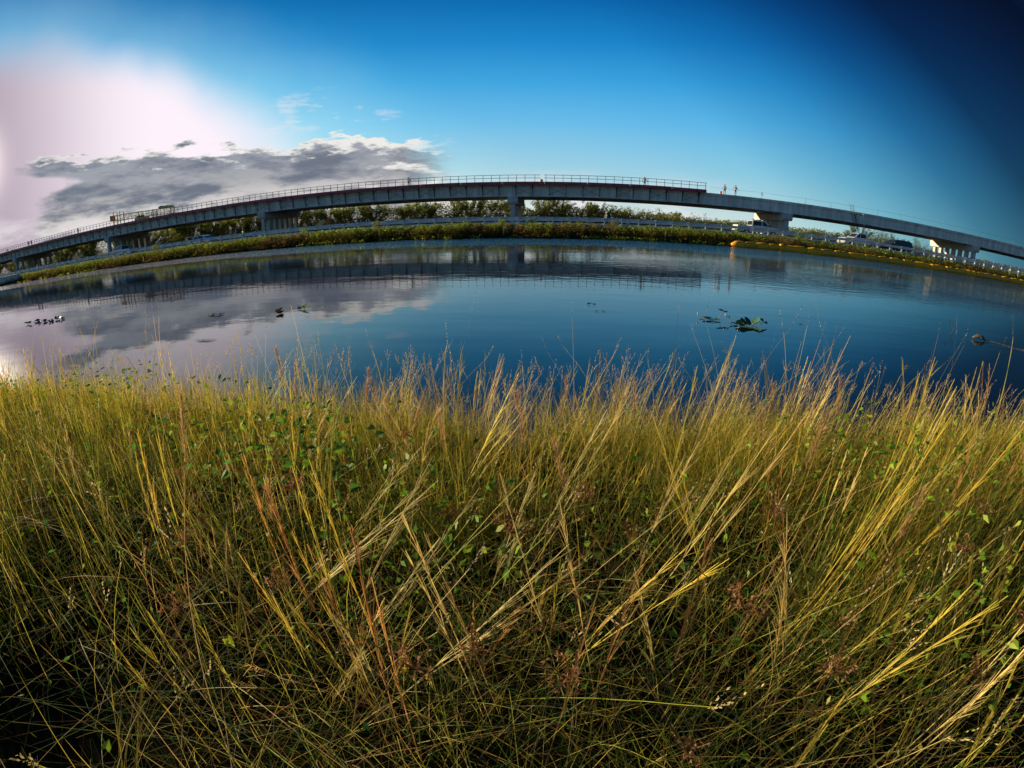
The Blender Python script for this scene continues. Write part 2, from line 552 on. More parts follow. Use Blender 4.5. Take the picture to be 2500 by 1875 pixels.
# --- deck finishing machine: long lattice truss
pm = tag(empty('deck_finishing_machine', (-99.5, 88, 0), 0), 'long yellow green lattice truss machine standing on the left part of the bridge', 'construction machine')
def lattice(x0, z0, x1, z1, hgt, wy, n, rad=.05):
    m = MB()
    for yy in (-wy / 2, wy / 2):
        m.tube([(x0, yy, z0), (x1, yy, z1)], rad, 5)
        m.tube([(x0, yy, z0 + hgt), (x1, yy, z1 + hgt)], rad, 5)
        for k in range(n):
            t0, t1 = k / n, (k + 1) / n
            xa, xb = x0 + (x1 - x0) * t0, x0 + (x1 - x0) * t1
            za, zb = z0 + (z1 - z0) * t0, z0 + (z1 - z0) * t1
            m.tube([(xa, yy, za), (xa, yy, za + hgt)], rad * .7, 4)
            if k % 2: m.tube([(xa, yy, za), (xb, yy, zb + hgt)], rad * .6, 4)
            else: m.tube([(xa, yy, za + hgt), (xb, yy, zb)], rad * .6, 4)
        m.tube([(x1, yy, z1), (x1, yy, z1 + hgt)], rad * .7, 4)
    for k in range(n + 1):
        t = k / n
        xa, za = x0 + (x1 - x0) * t, z0 + (z1 - z0) * t
        m.tube([(xa, -wy / 2, za), (xa, wy / 2, za)], rad * .6, 4)
        m.tube([(xa, -wy / 2, za + hgt), (xa, wy / 2, za + hgt)], rad * .6, 4)
    return m
DZ = B(-99) + 2.12
lattice(-13, DZ + 1.9, 11, DZ + .9, 1.35, 1.3, 22, .06).build('truss', M['machine'], pm)
for xx, zz in ((-11.5, 1.85), (-8.8, 1.75), (-1.5, 1.4), (4.0, 1.15), (10.3, .9)):
    for yy in (-.62, .62):
        MB().box(xx - .09, xx + .09, yy - .07, yy + .07, DZ + .02, DZ + zz + (2.1 if xx in (-11.5, -8.8) else 1.5)).build('leg', M['machine'], pm)
m = MB(); m.box(-3.2, 1.2, -.6, .6, DZ + .25, DZ + 1.35); m.box(-2.6, -.6, -.5, .5, DZ + 1.36, DZ + 1.9)
m.build('carriage', M['machine'], pm)
MB().prism([(6.2, DZ + 2.35), (10.0, DZ + 2.3), (10.0, DZ + 2.75), (9.0, DZ + 2.95), (8.2, DZ + 2.85), (7.0, DZ + 3.1), (6.2, DZ + 2.9)], -.8, .8).build('engine_cover', M['machine'], pm)
MB().box(-12.9, -12.7, -.8, .8, DZ + 1.9, DZ + 3.3).build('end_plate', M['rust'], pm)

# ------------------------------------------------------------------ guardrails
def wbeam(y, z, s=1):
    return [(y, z - .155), (y - .03 * s, z - .12), (y - .03 * s, z - .08), (y + .05 * s, z - .03), (y + .05 * s, z + .03), (y - .03 * s, z + .08), (y - .03 * s, z + .12), (y, z + .155)]
GY0 = 53.0
gr = tag(empty('guardrail', (0, GY0, ROADZ)), 'pale galvanised guardrail with close light posts along the canal side of the road', 'guardrail')
def strip(section, x0, x1, step, name, mat, parent, th=.006):
    sec = section + [(y + th, z) for y, z in reversed(section)]
    n = int((x1 - x0) / step)
    MB().loft([[(x0 + (x1 - x0) * i / n, y, z) for y, z in sec] for i in range(n + 1)]).build(name, mat, parent)
strip(wbeam(.12, .80), -260, 190, 15, 'upper_rail', M['galv'], gr)
MB().loft([[(xx, y, z) for y, z in ((.10, .16), (.16, .16), (.16, .34), (.10, .34))] for xx in (-260, 190)]).build('lower_rail', M['galv'], gr)
gp = [k * 1.905 + .6 for k in range(-58, 44)]
gp.sort(key=lambda q: abs(q + 8))
pm_post = MB()
pm_post.box(-.075, .075, -.07, -.058, -.25, .93); pm_post.box(-.075, .075, .058, .07, -.25, .93); pm_post.box(-.006, .006, -.058, .058, -.25, .93)
first = None
for i, px in enumerate(gp[:99]):
    if first is None:
        first = pm_post.build('post', M['galv'], gr); first.location = (px, 0, 0)
    else:
        c = first.copy(); COL.objects.link(c); c.location = (px, 0, 0); c.parent = gr
mm = MB()
for px in gp[99:] + [k * 1.905 + .6 for k in range(-130, -58)] + [k * 1.905 + .6 for k in range(44, 90)]:
    mm.box(px - .075, px + .075, -.07, .07, -.25, .93)
o = mm.build('post', M['galv'], gr); o['kind'] = 'stuff'
g2 = tag(empty('guardrail', (0, 63.9, ROADZ)), 'second guardrail with darker widely spaced posts on the far side of the road', 'guardrail')
strip(wbeam(-.12, .70, -1), -300, 220, 15, 'upper_rail', M['galv'], g2)
first = None
for k in range(-38, 30):
    if first is None:
        first = MB().box(-.09, .09, -.08, .08, -.2, 1.0).build('post', M['galvdark'], g2); first.location = (k * 3.81, 0, 0)  # dark post colour stands in for backlit shade
    else:
        c = first.copy(); COL.objects.link(c); c.location = (k * 3.81, 0, 0); c.parent = g2

# low concrete wall on the far-left bank
sw = tag(empty('seawall', (-101, 47.2, 0), R(2)), 'low grey concrete wall slab on the far left canal bank', 'wall')
MB().prism([(-11, -.4), (11, -.4), (10.5, 1.35), (-10.4, 1.5)], -.3, .3).build('wall_face', M['concrete'], sw)
MB().box(-10.5, 10.6, -.36, .45, 1.505, 1.63, -.15).build('coping', M['concrete'], sw)

# ------------------------------------------------------------------ vehicles
def vehicle(kind, x, y, face, paint, label, ladder=False):
    """face -1: nose towards -X. Local nose is at +x."""
    o = tag(empty('pickup_truck' if kind == 'pickup' else ('parked_car' if kind == 'sedan' else 'suv'), (x, y, ROADZ + .004), 0 if face > 0 else math.pi), label, 'pickup truck' if kind == 'pickup' else 'car')
    W = .96
    ins = lambda bx, bz: .06 if bz > .98 else (.03 if bz < .45 else 0)
    if kind == 'pickup':
        body = [(-2.75, .5), (2.6, .42), (2.72, .75), (2.66, 1.02), (2.2, 1.12), (1.25, 1.2), (-.62, 1.22), (-.64, 1.16), (-2.72, 1.16), (-2.8, .62)]
        house = [(1.3, 1.2), (.62, 1.8), (.35, 1.86), (-.45, 1.86), (-.6, 1.78), (-.66, 1.2)]
        wins = [[(1.02, 1.26), (.55, 1.72), (.42, 1.75), (.42, 1.26)], [(.34, 1.26), (.34, 1.76), (-.40, 1.76), (-.48, 1.70), (-.48, 1.26)]]
    elif kind == 'crew':
        body = [(-2.85, .5), (2.75, .42), (2.87, .75), (2.8, 1.05), (2.35, 1.15), (1.5, 1.22), (-.95, 1.24), (-.98, 1.2), (-2.82, 1.2), (-2.9, .62)]
        house = [(1.55, 1.2), (.8, 1.84), (.5, 1.9), (-.75, 1.9), (-.9, 1.82), (-1.0, 1.22)]
        wins = [[(1.22, 1.27), (.68, 1.75), (.38, 1.79), (.38, 1.27)], [(.26, 1.27), (.26, 1.79), (-.72, 1.79), (-.8, 1.73), (-.8, 1.27)]]
    elif kind == 'suv':
        body = [(-2.3, .5), (2.3, .42), (2.42, .75), (2.36, 1.0), (1.9, 1.1), (1.1, 1.16), (-2.3, 1.18), (-2.38, .62)]
        house = [(1.2, 1.15), (.5, 1.68), (.1, 1.76), (-1.7, 1.74), (-2.05, 1.66), (-2.32, 1.17)]
        wins = [[(.92, 1.22), (.42, 1.62), (.15, 1.66), (.15, 1.22)], [(.05, 1.22), (.05, 1.67), (-.82, 1.67), (-.82, 1.22)], [(-.92, 1.22), (-.92, 1.67), (-1.62, 1.66), (-2.0, 1.24)]]
    else:
        body = [(-2.2, .45), (2.2, .38), (2.32, .65), (2.2, .84), (1.2, .98), (-1.6, 1.0), (-2.2, .96), (-2.3, .6)]
        house = [(1.25, .97), (.55, 1.38), (.2, 1.45), (-.75, 1.44), (-1.1, 1.36), (-1.75, .99)]
        wins = [[(.98, 1.02), (.5, 1.33), (.05, 1.38), (.05, 1.02)], [(-.03, 1.02), (-.03, 1.38), (-.7, 1.37), (-1.0, 1.30), (-1.35, 1.03)]]
    MB().prism(body, -W, W, ins).build('body', paint, o)
    hz0, hz1 = house[0][1], max(p[1] for p in house)
    tap = lambda bx, bz: .05 + .16 * max(0, (bz - hz0) / (hz1 - hz0))
    MB().prism(house, -W, W, tap).build('cab', paint, o)
    for wn in wins:
        for sgn in (-1, 1):
            m = MB()
            vs = [(a, sgn * (W - tap(a, b_) + .006), b_) for a, b_ in wn]
            vs2 = [(a, sgn * (W - tap(a, b_) - .01), b_) for a, b_ in wn]
            m.loft([vs, vs2]).build('side_window', M['glass'], o)
    # windscreen and rear screen lie 6 mm proud of the cab slopes
    def screen(pa, pb, nm, s):
        a0, a1 = Vector((pa[0], 0, pa[1])), Vector((pb[0], 0, pb[1]))
        d = a1 - a0
        nrm = Vector((d.z, 0, -d.x)).normalized() * s * .008
        q0, q1 = a0 + d * .1 + nrm, a0 + d * .92 + nrm
        w0, w1 = W - .14, W - .26
        q0b, q1b = q0 - nrm * 1.5, q1 - nrm * 1.5
        MB().loft([[(q0.x, -w0, q0.z), (q0.x, w0, q0.z), (q1.x, w1, q1.z), (q1.x, -w1, q1.z)], [(q0b.x, -w0, q0b.z), (q0b.x, w0, q0b.z), (q1b.x, w1, q1b.z), (q1b.x, -w1, q1b.z)]]).build(nm, M['glass'], o)
    screen(house[0], house[1], 'windscreen', 1)
    screen(house[-1], house[-2], 'rear_screen', -1)
    L_ = body[1][0]
    wr = .38 if kind != 'sedan' else .32
    for wx in (L_ - .95, body[0][0] + 1.15):
        for sgn in (-1, 1):
            wl = MB().tube([(wx, sgn * (W - .22), wr), (wx, sgn * (W + .02), wr)], wr, 18).build('wheel', M['tyre'], o)
            MB().tube([(wx, sgn * (W - .02), wr), (wx, sgn * (W + .035), wr)], wr * .55, 12).build('rim', M['rim'], wl)
    for sgn in (-1, 1):
        MB().box(body[2][0] - .12, body[2][0] + .012, sgn * .62 - .17, sgn * .62 + .17, body[2][1] + .02, body[2][1] + .18).build('headlight', M['lamp'], o)
        MB().box(body[-1][0] - .012, body[-1][0] + .1, sgn * .8 - .09, sgn * .8 + .09, .72, .98).build('tail_light', M['redlamp'], o)
        MB().box(house[0][0] - .35, house[0][0] - .2, sgn * 1.06 - .09, sgn * 1.06 + .09, hz0 + .06, hz0 + .24).build('wing_mirror', M['tyre'], o)
    MB().box(body[2][0] - .05, body[2][0] + .07, -W + .05, W - .05, .38, .58).build('bumper', M['rim'] if kind in ('pickup', 'crew') else paint, o)
    if kind in ('pickup', 'crew'):
        MB().box(-2.6, house[-1][0] - .12, -W + .12, W - .12, 1.165, 1.185).build('cargo_bed', M['tyre'], o)
    return o
vehicle('pickup', 37.9, 56.2, -1, M['white'], 'white pickup truck facing left on the road right of the ladder foot')
vehicle('suv', 43.9, 56.2, -1, M['black'], 'black car with dark windows behind the right guardrail')
vehicle('crew', 23.6, 57.0, 1, M['white'], 'white pickup truck with dark cab windows parked before the fourth bridge pier')
vehicle('pickup', -69.9, 56.2, -1, M['white'], 'white pickup truck facing left before the leftmost clear bridge pier')
vehicle('sedan', -51.6, 56.2, -1, M['white'], 'low white car mostly hidden behind the left guardrail')

# dump trailer with raised yellow body
dt = tag(empty('dump_trailer', (-36.4, 67, 1.05), 0), 'yellow tipping trailer with raised body and rusty end behind the guardrail', 'trailer')
MB().box(-1.6, 1.9, -.7, .7, .42, .56).build('chassis', M['steel'], dt)
for xx in (-.2, .7):
    for sgn in (-1, 1):
        MB().tube([(xx, sgn * .72, .33), (xx, sgn * .92, .33)], .33, 14).build('wheel', M['tyre'], dt)
MB().prism([(-1.35, .62), (-1.1, .6), (.75, 1.55), (.45, 2.05), (-.1, 1.95), (-1.5, .9)], -.8, .8).build('tipping_body', M['machine'], dt)
MB().prism([(.5, 1.95), (.72, 1.6), (.55, 1.2), (.9, .7), (1.35, 1.0), (1.42, 1.95), (1.2, 2.1)], -.6, .6).build('rusty_tailgate', M['rust'], dt)
MB().tube([(.9, 0, .5), (.3, 0, 1.4)], .07, 8).build('hydraulic_ram', M['steel'], dt)

# ------------------------------------------------------------------ ladders
def ladder(x0, y0, z0, x1, y1, z1, wd, label, mat):
    o = tag(empty('ladder', (x0, y0, z0)), label, 'ladder')
    d = Vector((x1 - x0, y1 - y0, z1 - z0))
    for s in (-.5, .5):
        MB().tube([(s * wd, 0, 0), (s * wd + d.x, d.y, d.z)], .045, 5).build('side_rail', mat, o)
    n = int(d.length / .32)
    for k in range(1, n):
        t = k / n
        MB().tube([(-wd / 2 + d.x * t, d.y * t, d.z * t), (wd / 2 + d.x * t, d.y * t, d.z * t)], .025, 4).build('rung', mat, o)
    return o
ladder(55.2, 81.2, 1.05, 53.95, 83.75, B(54) + 3.45, .82, 'tall grey ladder leaning against the right part of the bridge edge', M['steel'])
ladder(55.5, 81.0, 1.05, 54.85, 83.5, B(55) + 1.9, .55, 'shorter ladder leaning beside the tall one on the bridge', M['wood'])
pp = MB().tube([(0, 0, 0), (-.5, 1.2, 6.4)], .045, 6).build('prop_pole', M['galv'])
pp.location = (57.0, 82.0, 1.05); tag(pp, 'thin pale pole standing right of the ladders against the bridge', 'pole')

# ------------------------------------------------------------------ people
def skin_person(name_loc, rz, label, vest, helmet, trousers=(.03, .04, .09), shirt=(.10, .09, .12), pose='stand', skin=(.25, .14, .09), scale=1., arms=((-.25, .1), (.3, .15))):
    o = tag(empty('person', name_loc, rz), label, 'person')
    o.scale = (scale,) * 3
    V, E, Rr = [], [], []
    def vt(p, r, link_=None):
        V.append(p); Rr.append(r)
        if link_ is not None: E.append((link_, len(V) - 1))
        return len(V) - 1
    bend = .75 if pose == 'bend' else 0.
    def sp(h, fwd=0, side=0):
        dz = h - .98
        return (side, -fwd - math.sin(bend) * dz, .98 + math.cos(bend) * dz)
    pel = vt((0, 0, .96), .135)
    wst = vt(sp(1.10), .125, pel)
    chs = vt(sp(1.34), .155, wst)
    nb = vt(sp(1.47), .075, chs)
    nk = vt(sp(1.53), .055, nb)
    h1 = vt(sp(1.60, .01), .082, nk)
    h2 = vt(sp(1.69, .01), .092, h1)
    vt(sp(1.76, 0), .06, h2)
    stride = .16 if pose == 'walk' else .03
    for s, fw in ((-1, stride), (1, -stride)):
        hp = vt((s * .10, 0, .88), .095, pel)
        kn = vt((s * .12, -fw * .6 - .02, .50), .062, hp)
        an = vt((s * .13, -fw + .02, .10), .042, kn)
        he = vt((s * .13, -fw - .02, .045), .045, an)
        vt((s * .14, -fw - .20, .035), .035, he)
    for s, (out_, fwd) in zip((-1, 1), arms):
        sh = vt(sp(1.43, 0, s * .19), .062, nb)
        el = vt(sp(1.16, fwd * .3, s * (.25 + abs(out_) * .3)), .045, sh)
        wr = vt(sp(.98, fwd + .1, s * (.22 + abs(out_) * .2)), .030, el)
        pmm = vt(sp(.91, fwd + .12, s * (.22 + abs(out_) * .2)), .034, wr)
        for q in range(4):
            kx = s * (.22 + abs(out_) * .2) + (q - 1.5) * .018
            f1 = vt(sp(.86, fwd + .13 + .004 * q, kx), .010, pmm)
            vt(sp(.83 + .004 * abs(q - 1.5), fwd + .15, kx), .008, f1)
        vt(sp(.88, fwd + .16, s * (.19 + abs(out_) * .2)), .010, pmm)
    me = bpy.data.meshes.new('body')
    me.from_pydata(V, E, [])
    m_, nt, out = new_mat('clothing_' + label[:12].replace(' ', '_'))
    N, L = nt.nodes, nt.links
    b = N.new('ShaderNodeBsdfPrincipled'); b.inputs['Roughness'].default_value = .85
    tc = N.new('ShaderNodeTexCoord'); sp_ = N.new('ShaderNodeSeparateXYZ'); L.new(tc.outputs['Object'], sp_.inputs[0])
    mr = N.new('ShaderNodeMapRange'); mr.inputs['From Max'].default_value = 2; L.new(sp_.outputs['Z'], mr.inputs['Value'])
    cr = N.new('ShaderNodeValToRGB'); cr.color_ramp.interpolation = 'CONSTANT'
    els = cr.color_ramp.elements
    els[0].position = 0; els[0].color = (.02, .015, .012, 1)
    els[1].position = .05; els[1].color = (*trousers, 1)
    zt = .50 if pose != 'bend' else .52
    e = els.new(zt); e.color = (*shirt, 1)
    if pose != 'bend':
        e = els.new(.755); e.color = (*skin, 1)
        e = els.new(.865); e.color = (.02, .015, .01, 1)
    L.new(mr.outputs[0], cr.inputs[0]); L.new(cr.outputs[0], b.inputs['Base Color']); L.new(b.outputs[0], out.inputs[0])
    bo = link('body', me, m_, o)
    sk = bo.modifiers.new('Skin', 'SKIN')
    for i, r in enumerate(Rr):
        me.skin_vertices[0].data[i].radius = (r, r * (.78 if r > .12 else 1))
    me.skin_vertices[0].data[0].use_root = True
    sk.use_smooth_shade = True
    sb = bo.modifiers.new('Sub', 'SUBSURF'); sb.levels = 1; sb.render_levels = 1
    # face: eyes, nose, mouth
    if pose != 'bend':
        hc = Vector(sp(1.66, .01))
        for s in (-1, 1):
            MB().tube([(hc.x + s * .032, hc.y - .083, hc.z + .01), (hc.x + s * .032, hc.y - .10, hc.z + .01)], .010, 6).build('eye', M['beak'], o)
        MB().tube([(hc.x - .022, hc.y - .092, hc.z - .055), (hc.x + .022, hc.y - .092, hc.z - .055)], .006, 5).build('mouth', M['beak'], o)
    if vest:
        def ring(h, rx, ry, n=14, dy=0):
            c = Vector(sp(h, dy))
            up = Vector((0, -math.sin(bend), math.cos(bend)))
            fw = Vector((0, math.cos(bend), math.sin(bend)))
            return [tuple(c + Vector((1, 0, 0)) * rx * math.cos(2 * math.pi * k / n) + fw * ry * math.sin(2 * math.pi * k / n)) for k in range(n)]
        vs = MB().loft([ring(1.00, .185, .145), ring(1.15, .18, .145), ring(1.32, .20, .155), ring(1.43, .20, .13), ring(1.49, .10, .09)], caps=False).build('vest', vest, o, True)
        MB().loft([ring(1.08, .19, .152), ring(1.13, .19, .152)], caps=False).build('waist_stripe', M['stripe'], vs)
        for s in (-1, 1):
            for fb in (-1, 1):
                pts = [sp(1.10, fb * .155, s * .10), sp(1.32, fb * .168, s * .115), sp(1.44, fb * .14, s * .11), sp(1.50, fb * .04, s * .09)]
                MB().tube(pts, .024, 5).build('shoulder_stripe', M['stripe'], vs)
    if helmet:
        c = Vector(sp(1.70, .0))
        hm = MB()
        rings = []
        for k in range(6):
            a = k / 5 * math.pi / 2 * .97
            rr, zz = .125 * math.cos(a), .125 * math.sin(a)
            rings.append([(c.x + rr * math.cos(t), c.y + rr * 1.12 * math.sin(t), c.z + zz) for t in np.linspace(0, 2 * math.pi, 15)[:-1]])
        rings = [[(c.x + .15 * math.cos(t), c.y - .02 + .175 * math.sin(t), c.z - .005) for t in np.linspace(0, 2 * math.pi, 15)[:-1]]] + rings
        hm.loft(rings).build('hard_hat', helmet, o, True)
    return o
wz = lambda x: B(x) + 2.2
dz_ = lambda x: B(x) + 2.12
P = skin_person
P((-27.8, 83.55, wz(-27.8)), R(30), 'person in a lime yellow vest on the walkway behind the handrail', M['vest_y'], M['helmet_d'])
P((13.7, 83.5, wz(13.7)), R(0), 'person in an orange vest near the right end of the walkway handrail', M['vest_o'], M['helmet_d'], arms=((-.7, .1), (.7, .1)))
P((28.45, 84.6, dz_(28.4)), R(-35), 'person in an orange vest and dark trousers beside the red bucket', M['vest_o'], M['helmet_d'], trousers=(.03, .02, .05), pose='walk')
P((30.5, 84.6, dz_(30.5)), R(15), 'person in an orange vest and blue jeans standing right of the bucket', M['vest_o'], M['helmet_d'], trousers=(.06, .12, .18), arms=((-.8, 0), (.5, .2)), scale=1.03)
P((-149.8, 83.6, wz(-150)), R(60), 'left one of two dark figures on the far left walkway', None, M['helmet_d'], shirt=(.03, .03, .04), scale=1.02)
P((-147.9, 83.6, wz(-148)), R(-60), 'right one of two dark figures on the far left walkway', None, M['helmet_d'], shirt=(.03, .03, .04), scale=1.08)
P((-122.3, 83.6, wz(-122)), R(80), 'dark figure walking alone on the walkway left of the truss machine', None, M['helmet_d'], shirt=(.03, .03, .04), pose='walk')
P((5.2, 60.2, ROADZ + .004), R(150), 'person in a white hard hat and striped vest behind the middle guardrail', M['cloth'], M['helmet'], scale=.98)
P((6.05, 60.0, ROADZ + .004), R(210), 'person bending forward beside the white hard hat worker', M['cloth'], None, pose='bend', scale=.98)
P((-45.2, 58.3, ROADZ + .004), R(180), 'person in a lime vest just above the left guardrail', M['vest_y'], M['helmet_d'], scale=.92)

# ------------------------------------------------------------------ floating boom
fb = tag(empty('floating_boom', (15.6, 44.2, 0)), 'long yellow floating boom lying along the right part of the far bank', 'boom')
def sausage(p0, p1, r, name='float', flat=1., wob=.06):
    d = Vector(p1) - Vector(p0)
    n = 9
    side = Vector((-d.y, d.x, 0)).normalized()
    rings = []
    for i in range(n):
        t = i / (n - 1)
        k = math.sin(math.pi * min(max(t, .03), .97)) ** (.6 if seg == 0 and t < .5 else .09) * (1 + random.uniform(-wob, wob))
        c = Vector(p0) + d * t
        rings.append([tuple(c + side * r * k * math.cos(a) + Vector((0, 0, 1)) * r * flat * k * math.sin(a) * (1 + random.uniform(-wob, wob) * .5)) for a in np.linspace(0, 2 * math.pi, 13)[:-1]])
    return MB().loft(rings).build(name, M['boom'], fb, True)
bp = []
x_ = 15.6
def boom_xy(x): return float(shore_far(np.array(x)) - .9 - .25 * math.sin(x * .3))
seg = 0
while x_ < 110:
    ln = 1.32 if seg < 4 else (.55 if seg == 4 else random.uniform(1.5, 2.4))
    x2 = x_ + ln
    r = (.33 if seg < 4 else .36) if seg != 4 else .40
    z0 = .22
    sausage((x_ - 15.6, boom_xy(x_) - 44.2, z0), (x2 - 15.6 + .03, boom_xy(x2) - 44.2, z0), r, wob=.05 if seg < 4 else .10, flat=1.1)
    if seg in (3, 4) or seg > 4:
        MB().tube([(x2 - 15.6, boom_xy(x2) - 44.2, z0 - .2), (x2 - 15.6, boom_xy(x2) - 44.2, z0 + random.uniform(.12, .26))], .12, 7).build('connector', M['boom'], fb)
    x_ = x2 + .02
    seg += 1

# ------------------------------------------------------------------ trees behind the bridge
def tree_mesh(seed, h, spread, leaf_n, cols, wts, bare=0., leaf=.2):
    random.seed(seed)
    tr = MB()
    tips = []
    def limb(p, d, ln, r, lv):
        pts = [p]; rr = [r]
        for k in range(3):
            d = (d + Vector((random.uniform(-.18, .18), random.uniform(-.18, .18), random.uniform(-.05, .12)))).normalized()
            p = p + d * ln / 3
            pts.append(p); rr.append(r * (1 - .22 * (k + 1)))
            if lv < 3: tips.append((p, lv))
        tr.tube(pts, rr, 5 if lv < 2 else 3)
        if lv == 3:
            tips.append((p, lv)); return
        for _ in range(3 if lv < 2 else 2):
            a = random.uniform(0, 2 * math.pi)
            sl_ = random.uniform(.35, .9)
            nd = (d + Vector((math.cos(a), math.sin(a), .15)) * sl_).normalized()
            limb(pts[random.choice((2, 3))], nd, ln * random.uniform(.6, .8), rr[2] * .6, lv + 1)
    for s in range(random.choice((2, 3, 4))):
        a = random.uniform(0, 2 * math.pi)
        limb(Vector((.25 * math.cos(a), .25 * math.sin(a), -.2)), Vector((math.cos(a) * spread * .4, math.sin(a) * spread * .4, 1)).normalized(), h * .42, .09, 0)
    bl = Blades()
    tp = [t for t in tips if t[0].z > h * .12]
    T = np.array([tuple(t[0]) for t in tp])
    T[:, 2] *= h / T[:, 2].max()
    n = leaf_n
    clump_r = U(.18, .5, len(T)) * (h / 5)
    tone = U(.7, 1.25, len(T))
    i = RNG.integers(0, len(T), n)
    off = RNG.normal(size=(n, 3)); off /= np.linalg.norm(off, axis=1)[:, None]
    pos = T[i] + off * (clump_r[i] * U(.1, 1, n) ** .5)[:, None]
    c = pal(cols, wts, n) * tone[i][:, None]
    bl.leaves(pos, U(.6, 1.3, n) * leaf, c, flat=.8, ratio=.55)
    # skirt of low shrubby growth
    k = int(n * (.45 if not bare else .3))
    pos = np.stack([RNG.normal(0, spread * .9, k), RNG.normal(0, spread * .7, k), U(0, h * .45, k)], 1)
    bl.leaves(pos, U(.6, 1.3, k) * leaf, pal(cols, wts, k), flat=.8, ratio=.5)
    return tr, bl
DK = [(.10, .14, .03), (.16, .20, .04), (.25, .25, .05), (.16, .12, .05)]
LT = [(.13, .16, .04), (.20, .20, .06), (.09, .11, .04), (.18, .14, .08)]
protos = []
def proto(seed, h, spread, n, cols, wts, lab, grp, bare=0., leaf=.2):
    tr, bl = tree_mesh(seed, h, spread, n, cols, wts, bare, leaf)
    e = tag(empty('tree', (0, 0, 1.0)), lab, 'tree', grp)
    tr.build('trunk', M['bark'], e, True)
    bl.build('crown', M['leaf'], e)
    protos.append([e, False])
L1, G1 = 'dense dark green bushy tree standing in the thicket behind the bridge', 'dense trees behind the bridge'
L2, G2 = 'sparse thin leaved tree against the pale sky behind the bridge', 'sparse trees behind the bridge'
for sd in (1, 2, 3, 4): proto(sd, random.uniform(5.5, 6.6), 2.0, 3600, DK, (3, 4, 3, 1), L1, G1, leaf=.24)
for sd in (11, 12, 13, 14): proto(sd, random.uniform(3.4, 4.4), 1.5, 950, LT, (3, 3, 2, 2), L2, G2, bare=1, leaf=.17)
random.seed(5)
def put_tree(i, x, y, s, rz, z=1.0):
    e, used = protos[i]
    if used: e = copy_tree(e)
    else: protos[i][1] = True
    e.location = (x, y, z); e.rotation_euler = (0, 0, rz); e.scale = (s, s, s * random.uniform(.9, 1.1))
x_ = -330.
while x_ < 12:
    y = random.uniform(102, 112)
    s = .95 + .35 * min(1, max(0, (-x_ - 30) / 90))
    if x_ > -40: s = .98 - .14 * (x_ + 40) / 52
    put_tree(random.randrange(4), x_, y, s * random.uniform(.88, 1.08), random.uniform(0, 6))
    x_ += random.uniform(1.9, 3.4) if x_ > -150 else random.uniform(3, 6)
x_ = -3.
while x_ < 200:
    y = random.uniform(101, 116)
    s = 1.08 if x_ < 30 else .82
    if 68 < x_ < 90: s = 1.1
    if x_ > 92: s = .5
    dens = random.random()
    put_tree(4 + random.randrange(4) if dens < .7 else random.randrange(4), x_, y, s * random.uniform(.75, 1.1) * (1 if dens < .7 else .62), random.uniform(0, 6))
    x_ += random.uniform(1.3, 2.5) if x_ < 92 else random.uniform(2.5, 5)
for q in protos:
    if not q[1]: put_tree(protos.index(q), random.uniform(-200, -150), 108, 1, 0)

# far thicket: undergrowth nobody could count
th = Blades()
n = 120000
az_ = U(R(-66), R(57), n)
yy = U(100, 116, n)
xx = yy * np.tan(az_)
hh = np.interp(xx, [-200, -60, -30, 0, 20, 40, 90, 100, 200], [7.2, 6.8, 5.4, 4.4, 3.3, 2.8, 2.6, 1.8, 1.6]) * (.86 + .12 * np.sin(xx * .35) + .10 * np.sin(xx * 1.1 + 1) + .08 * np.sin(xx * 2.9))
pos = np.stack([xx, yy, 1.0 + hh * U(0, 1, n) ** .9], 1)
th.leaves(pos, U(.22, .5, n), pal(DK + [(.17, .16, .04)], (3, 4, 3, 2, 2), n), flat=.8, ratio=.5)
tag(th.build('undergrowth', M['leaf']), 'tangled green and brown undergrowth between the trees behind the bridge', 'undergrowth', kind='stuff')
# hazy distant tree line
dl = Blades()
n = 16000
az_ = U(R(-67), R(60), n); yy = U(320, 380, n)
xx = yy * np.tan(az_)
pos = np.stack([xx, yy, 1 + U(0, 1, n) ** 1.5 * (3.5 + 1.5 * np.sin(xx * .02) + 1.2 * np.sin(xx * .11))], 1)
dl.leaves(pos, U(1, 2.6, n), pal([(.06, .08, .04), (.08, .09, .05)], (1, 1), n), flat=.6, ratio=.5)
tag(dl.build('distant_trees', M['leaf']), 'low distant tree line on the flat horizon', 'trees', kind='stuff')

# ------------------------------------------------------------------ far bank vegetation
fbk = Blades()
n = 90000
az_ = U(R(-67), R(58), n)
u = U(0, 1, n)
xx = 48 * np.tan(az_)
yy = shore_far(xx) + u * 6.2
zz = ground_z(xx, yy)
mound = .5 + .28 * np.sin(xx * .55 + 1) + .22 * np.sin(xx * 1.7) + .15 * np.sin(xx * 3.9 + 2)
hmax = np.clip(.40 + .46 * mound + .22 * np.sin(xx * 5.3) * np.sin(xx * .9), .12, 1.05) * np.where(u < .12, .5, 1) * np.interp(u, [0, .45, .8, 1], [1, 1, .5, .3])
half = n // 2
pos = np.stack([xx, yy, zz], 1)
cg = pal([(.06, .11, .02), (.13, .18, .03), (.22, .24, .05), (.13, .085, .035), (.26, .34, .05)], (2.5, 4, 2, 1.2, 2), n)
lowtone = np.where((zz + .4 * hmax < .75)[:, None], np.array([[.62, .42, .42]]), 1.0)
patch_ = np.sin(xx * .23 + 2) + .8 * np.sin(xx * .61) + .6 * np.sin(xx * 1.37 + u * 3)
brown = pal([(.16, .11, .05), (.20, .16, .07), (.10, .08, .04)], (1, 1, 1), n)
cg = np.where((patch_ > .7)[:, None] & (U(0, 1, n) < .7)[:, None], brown, cg)
cg *= lowtone
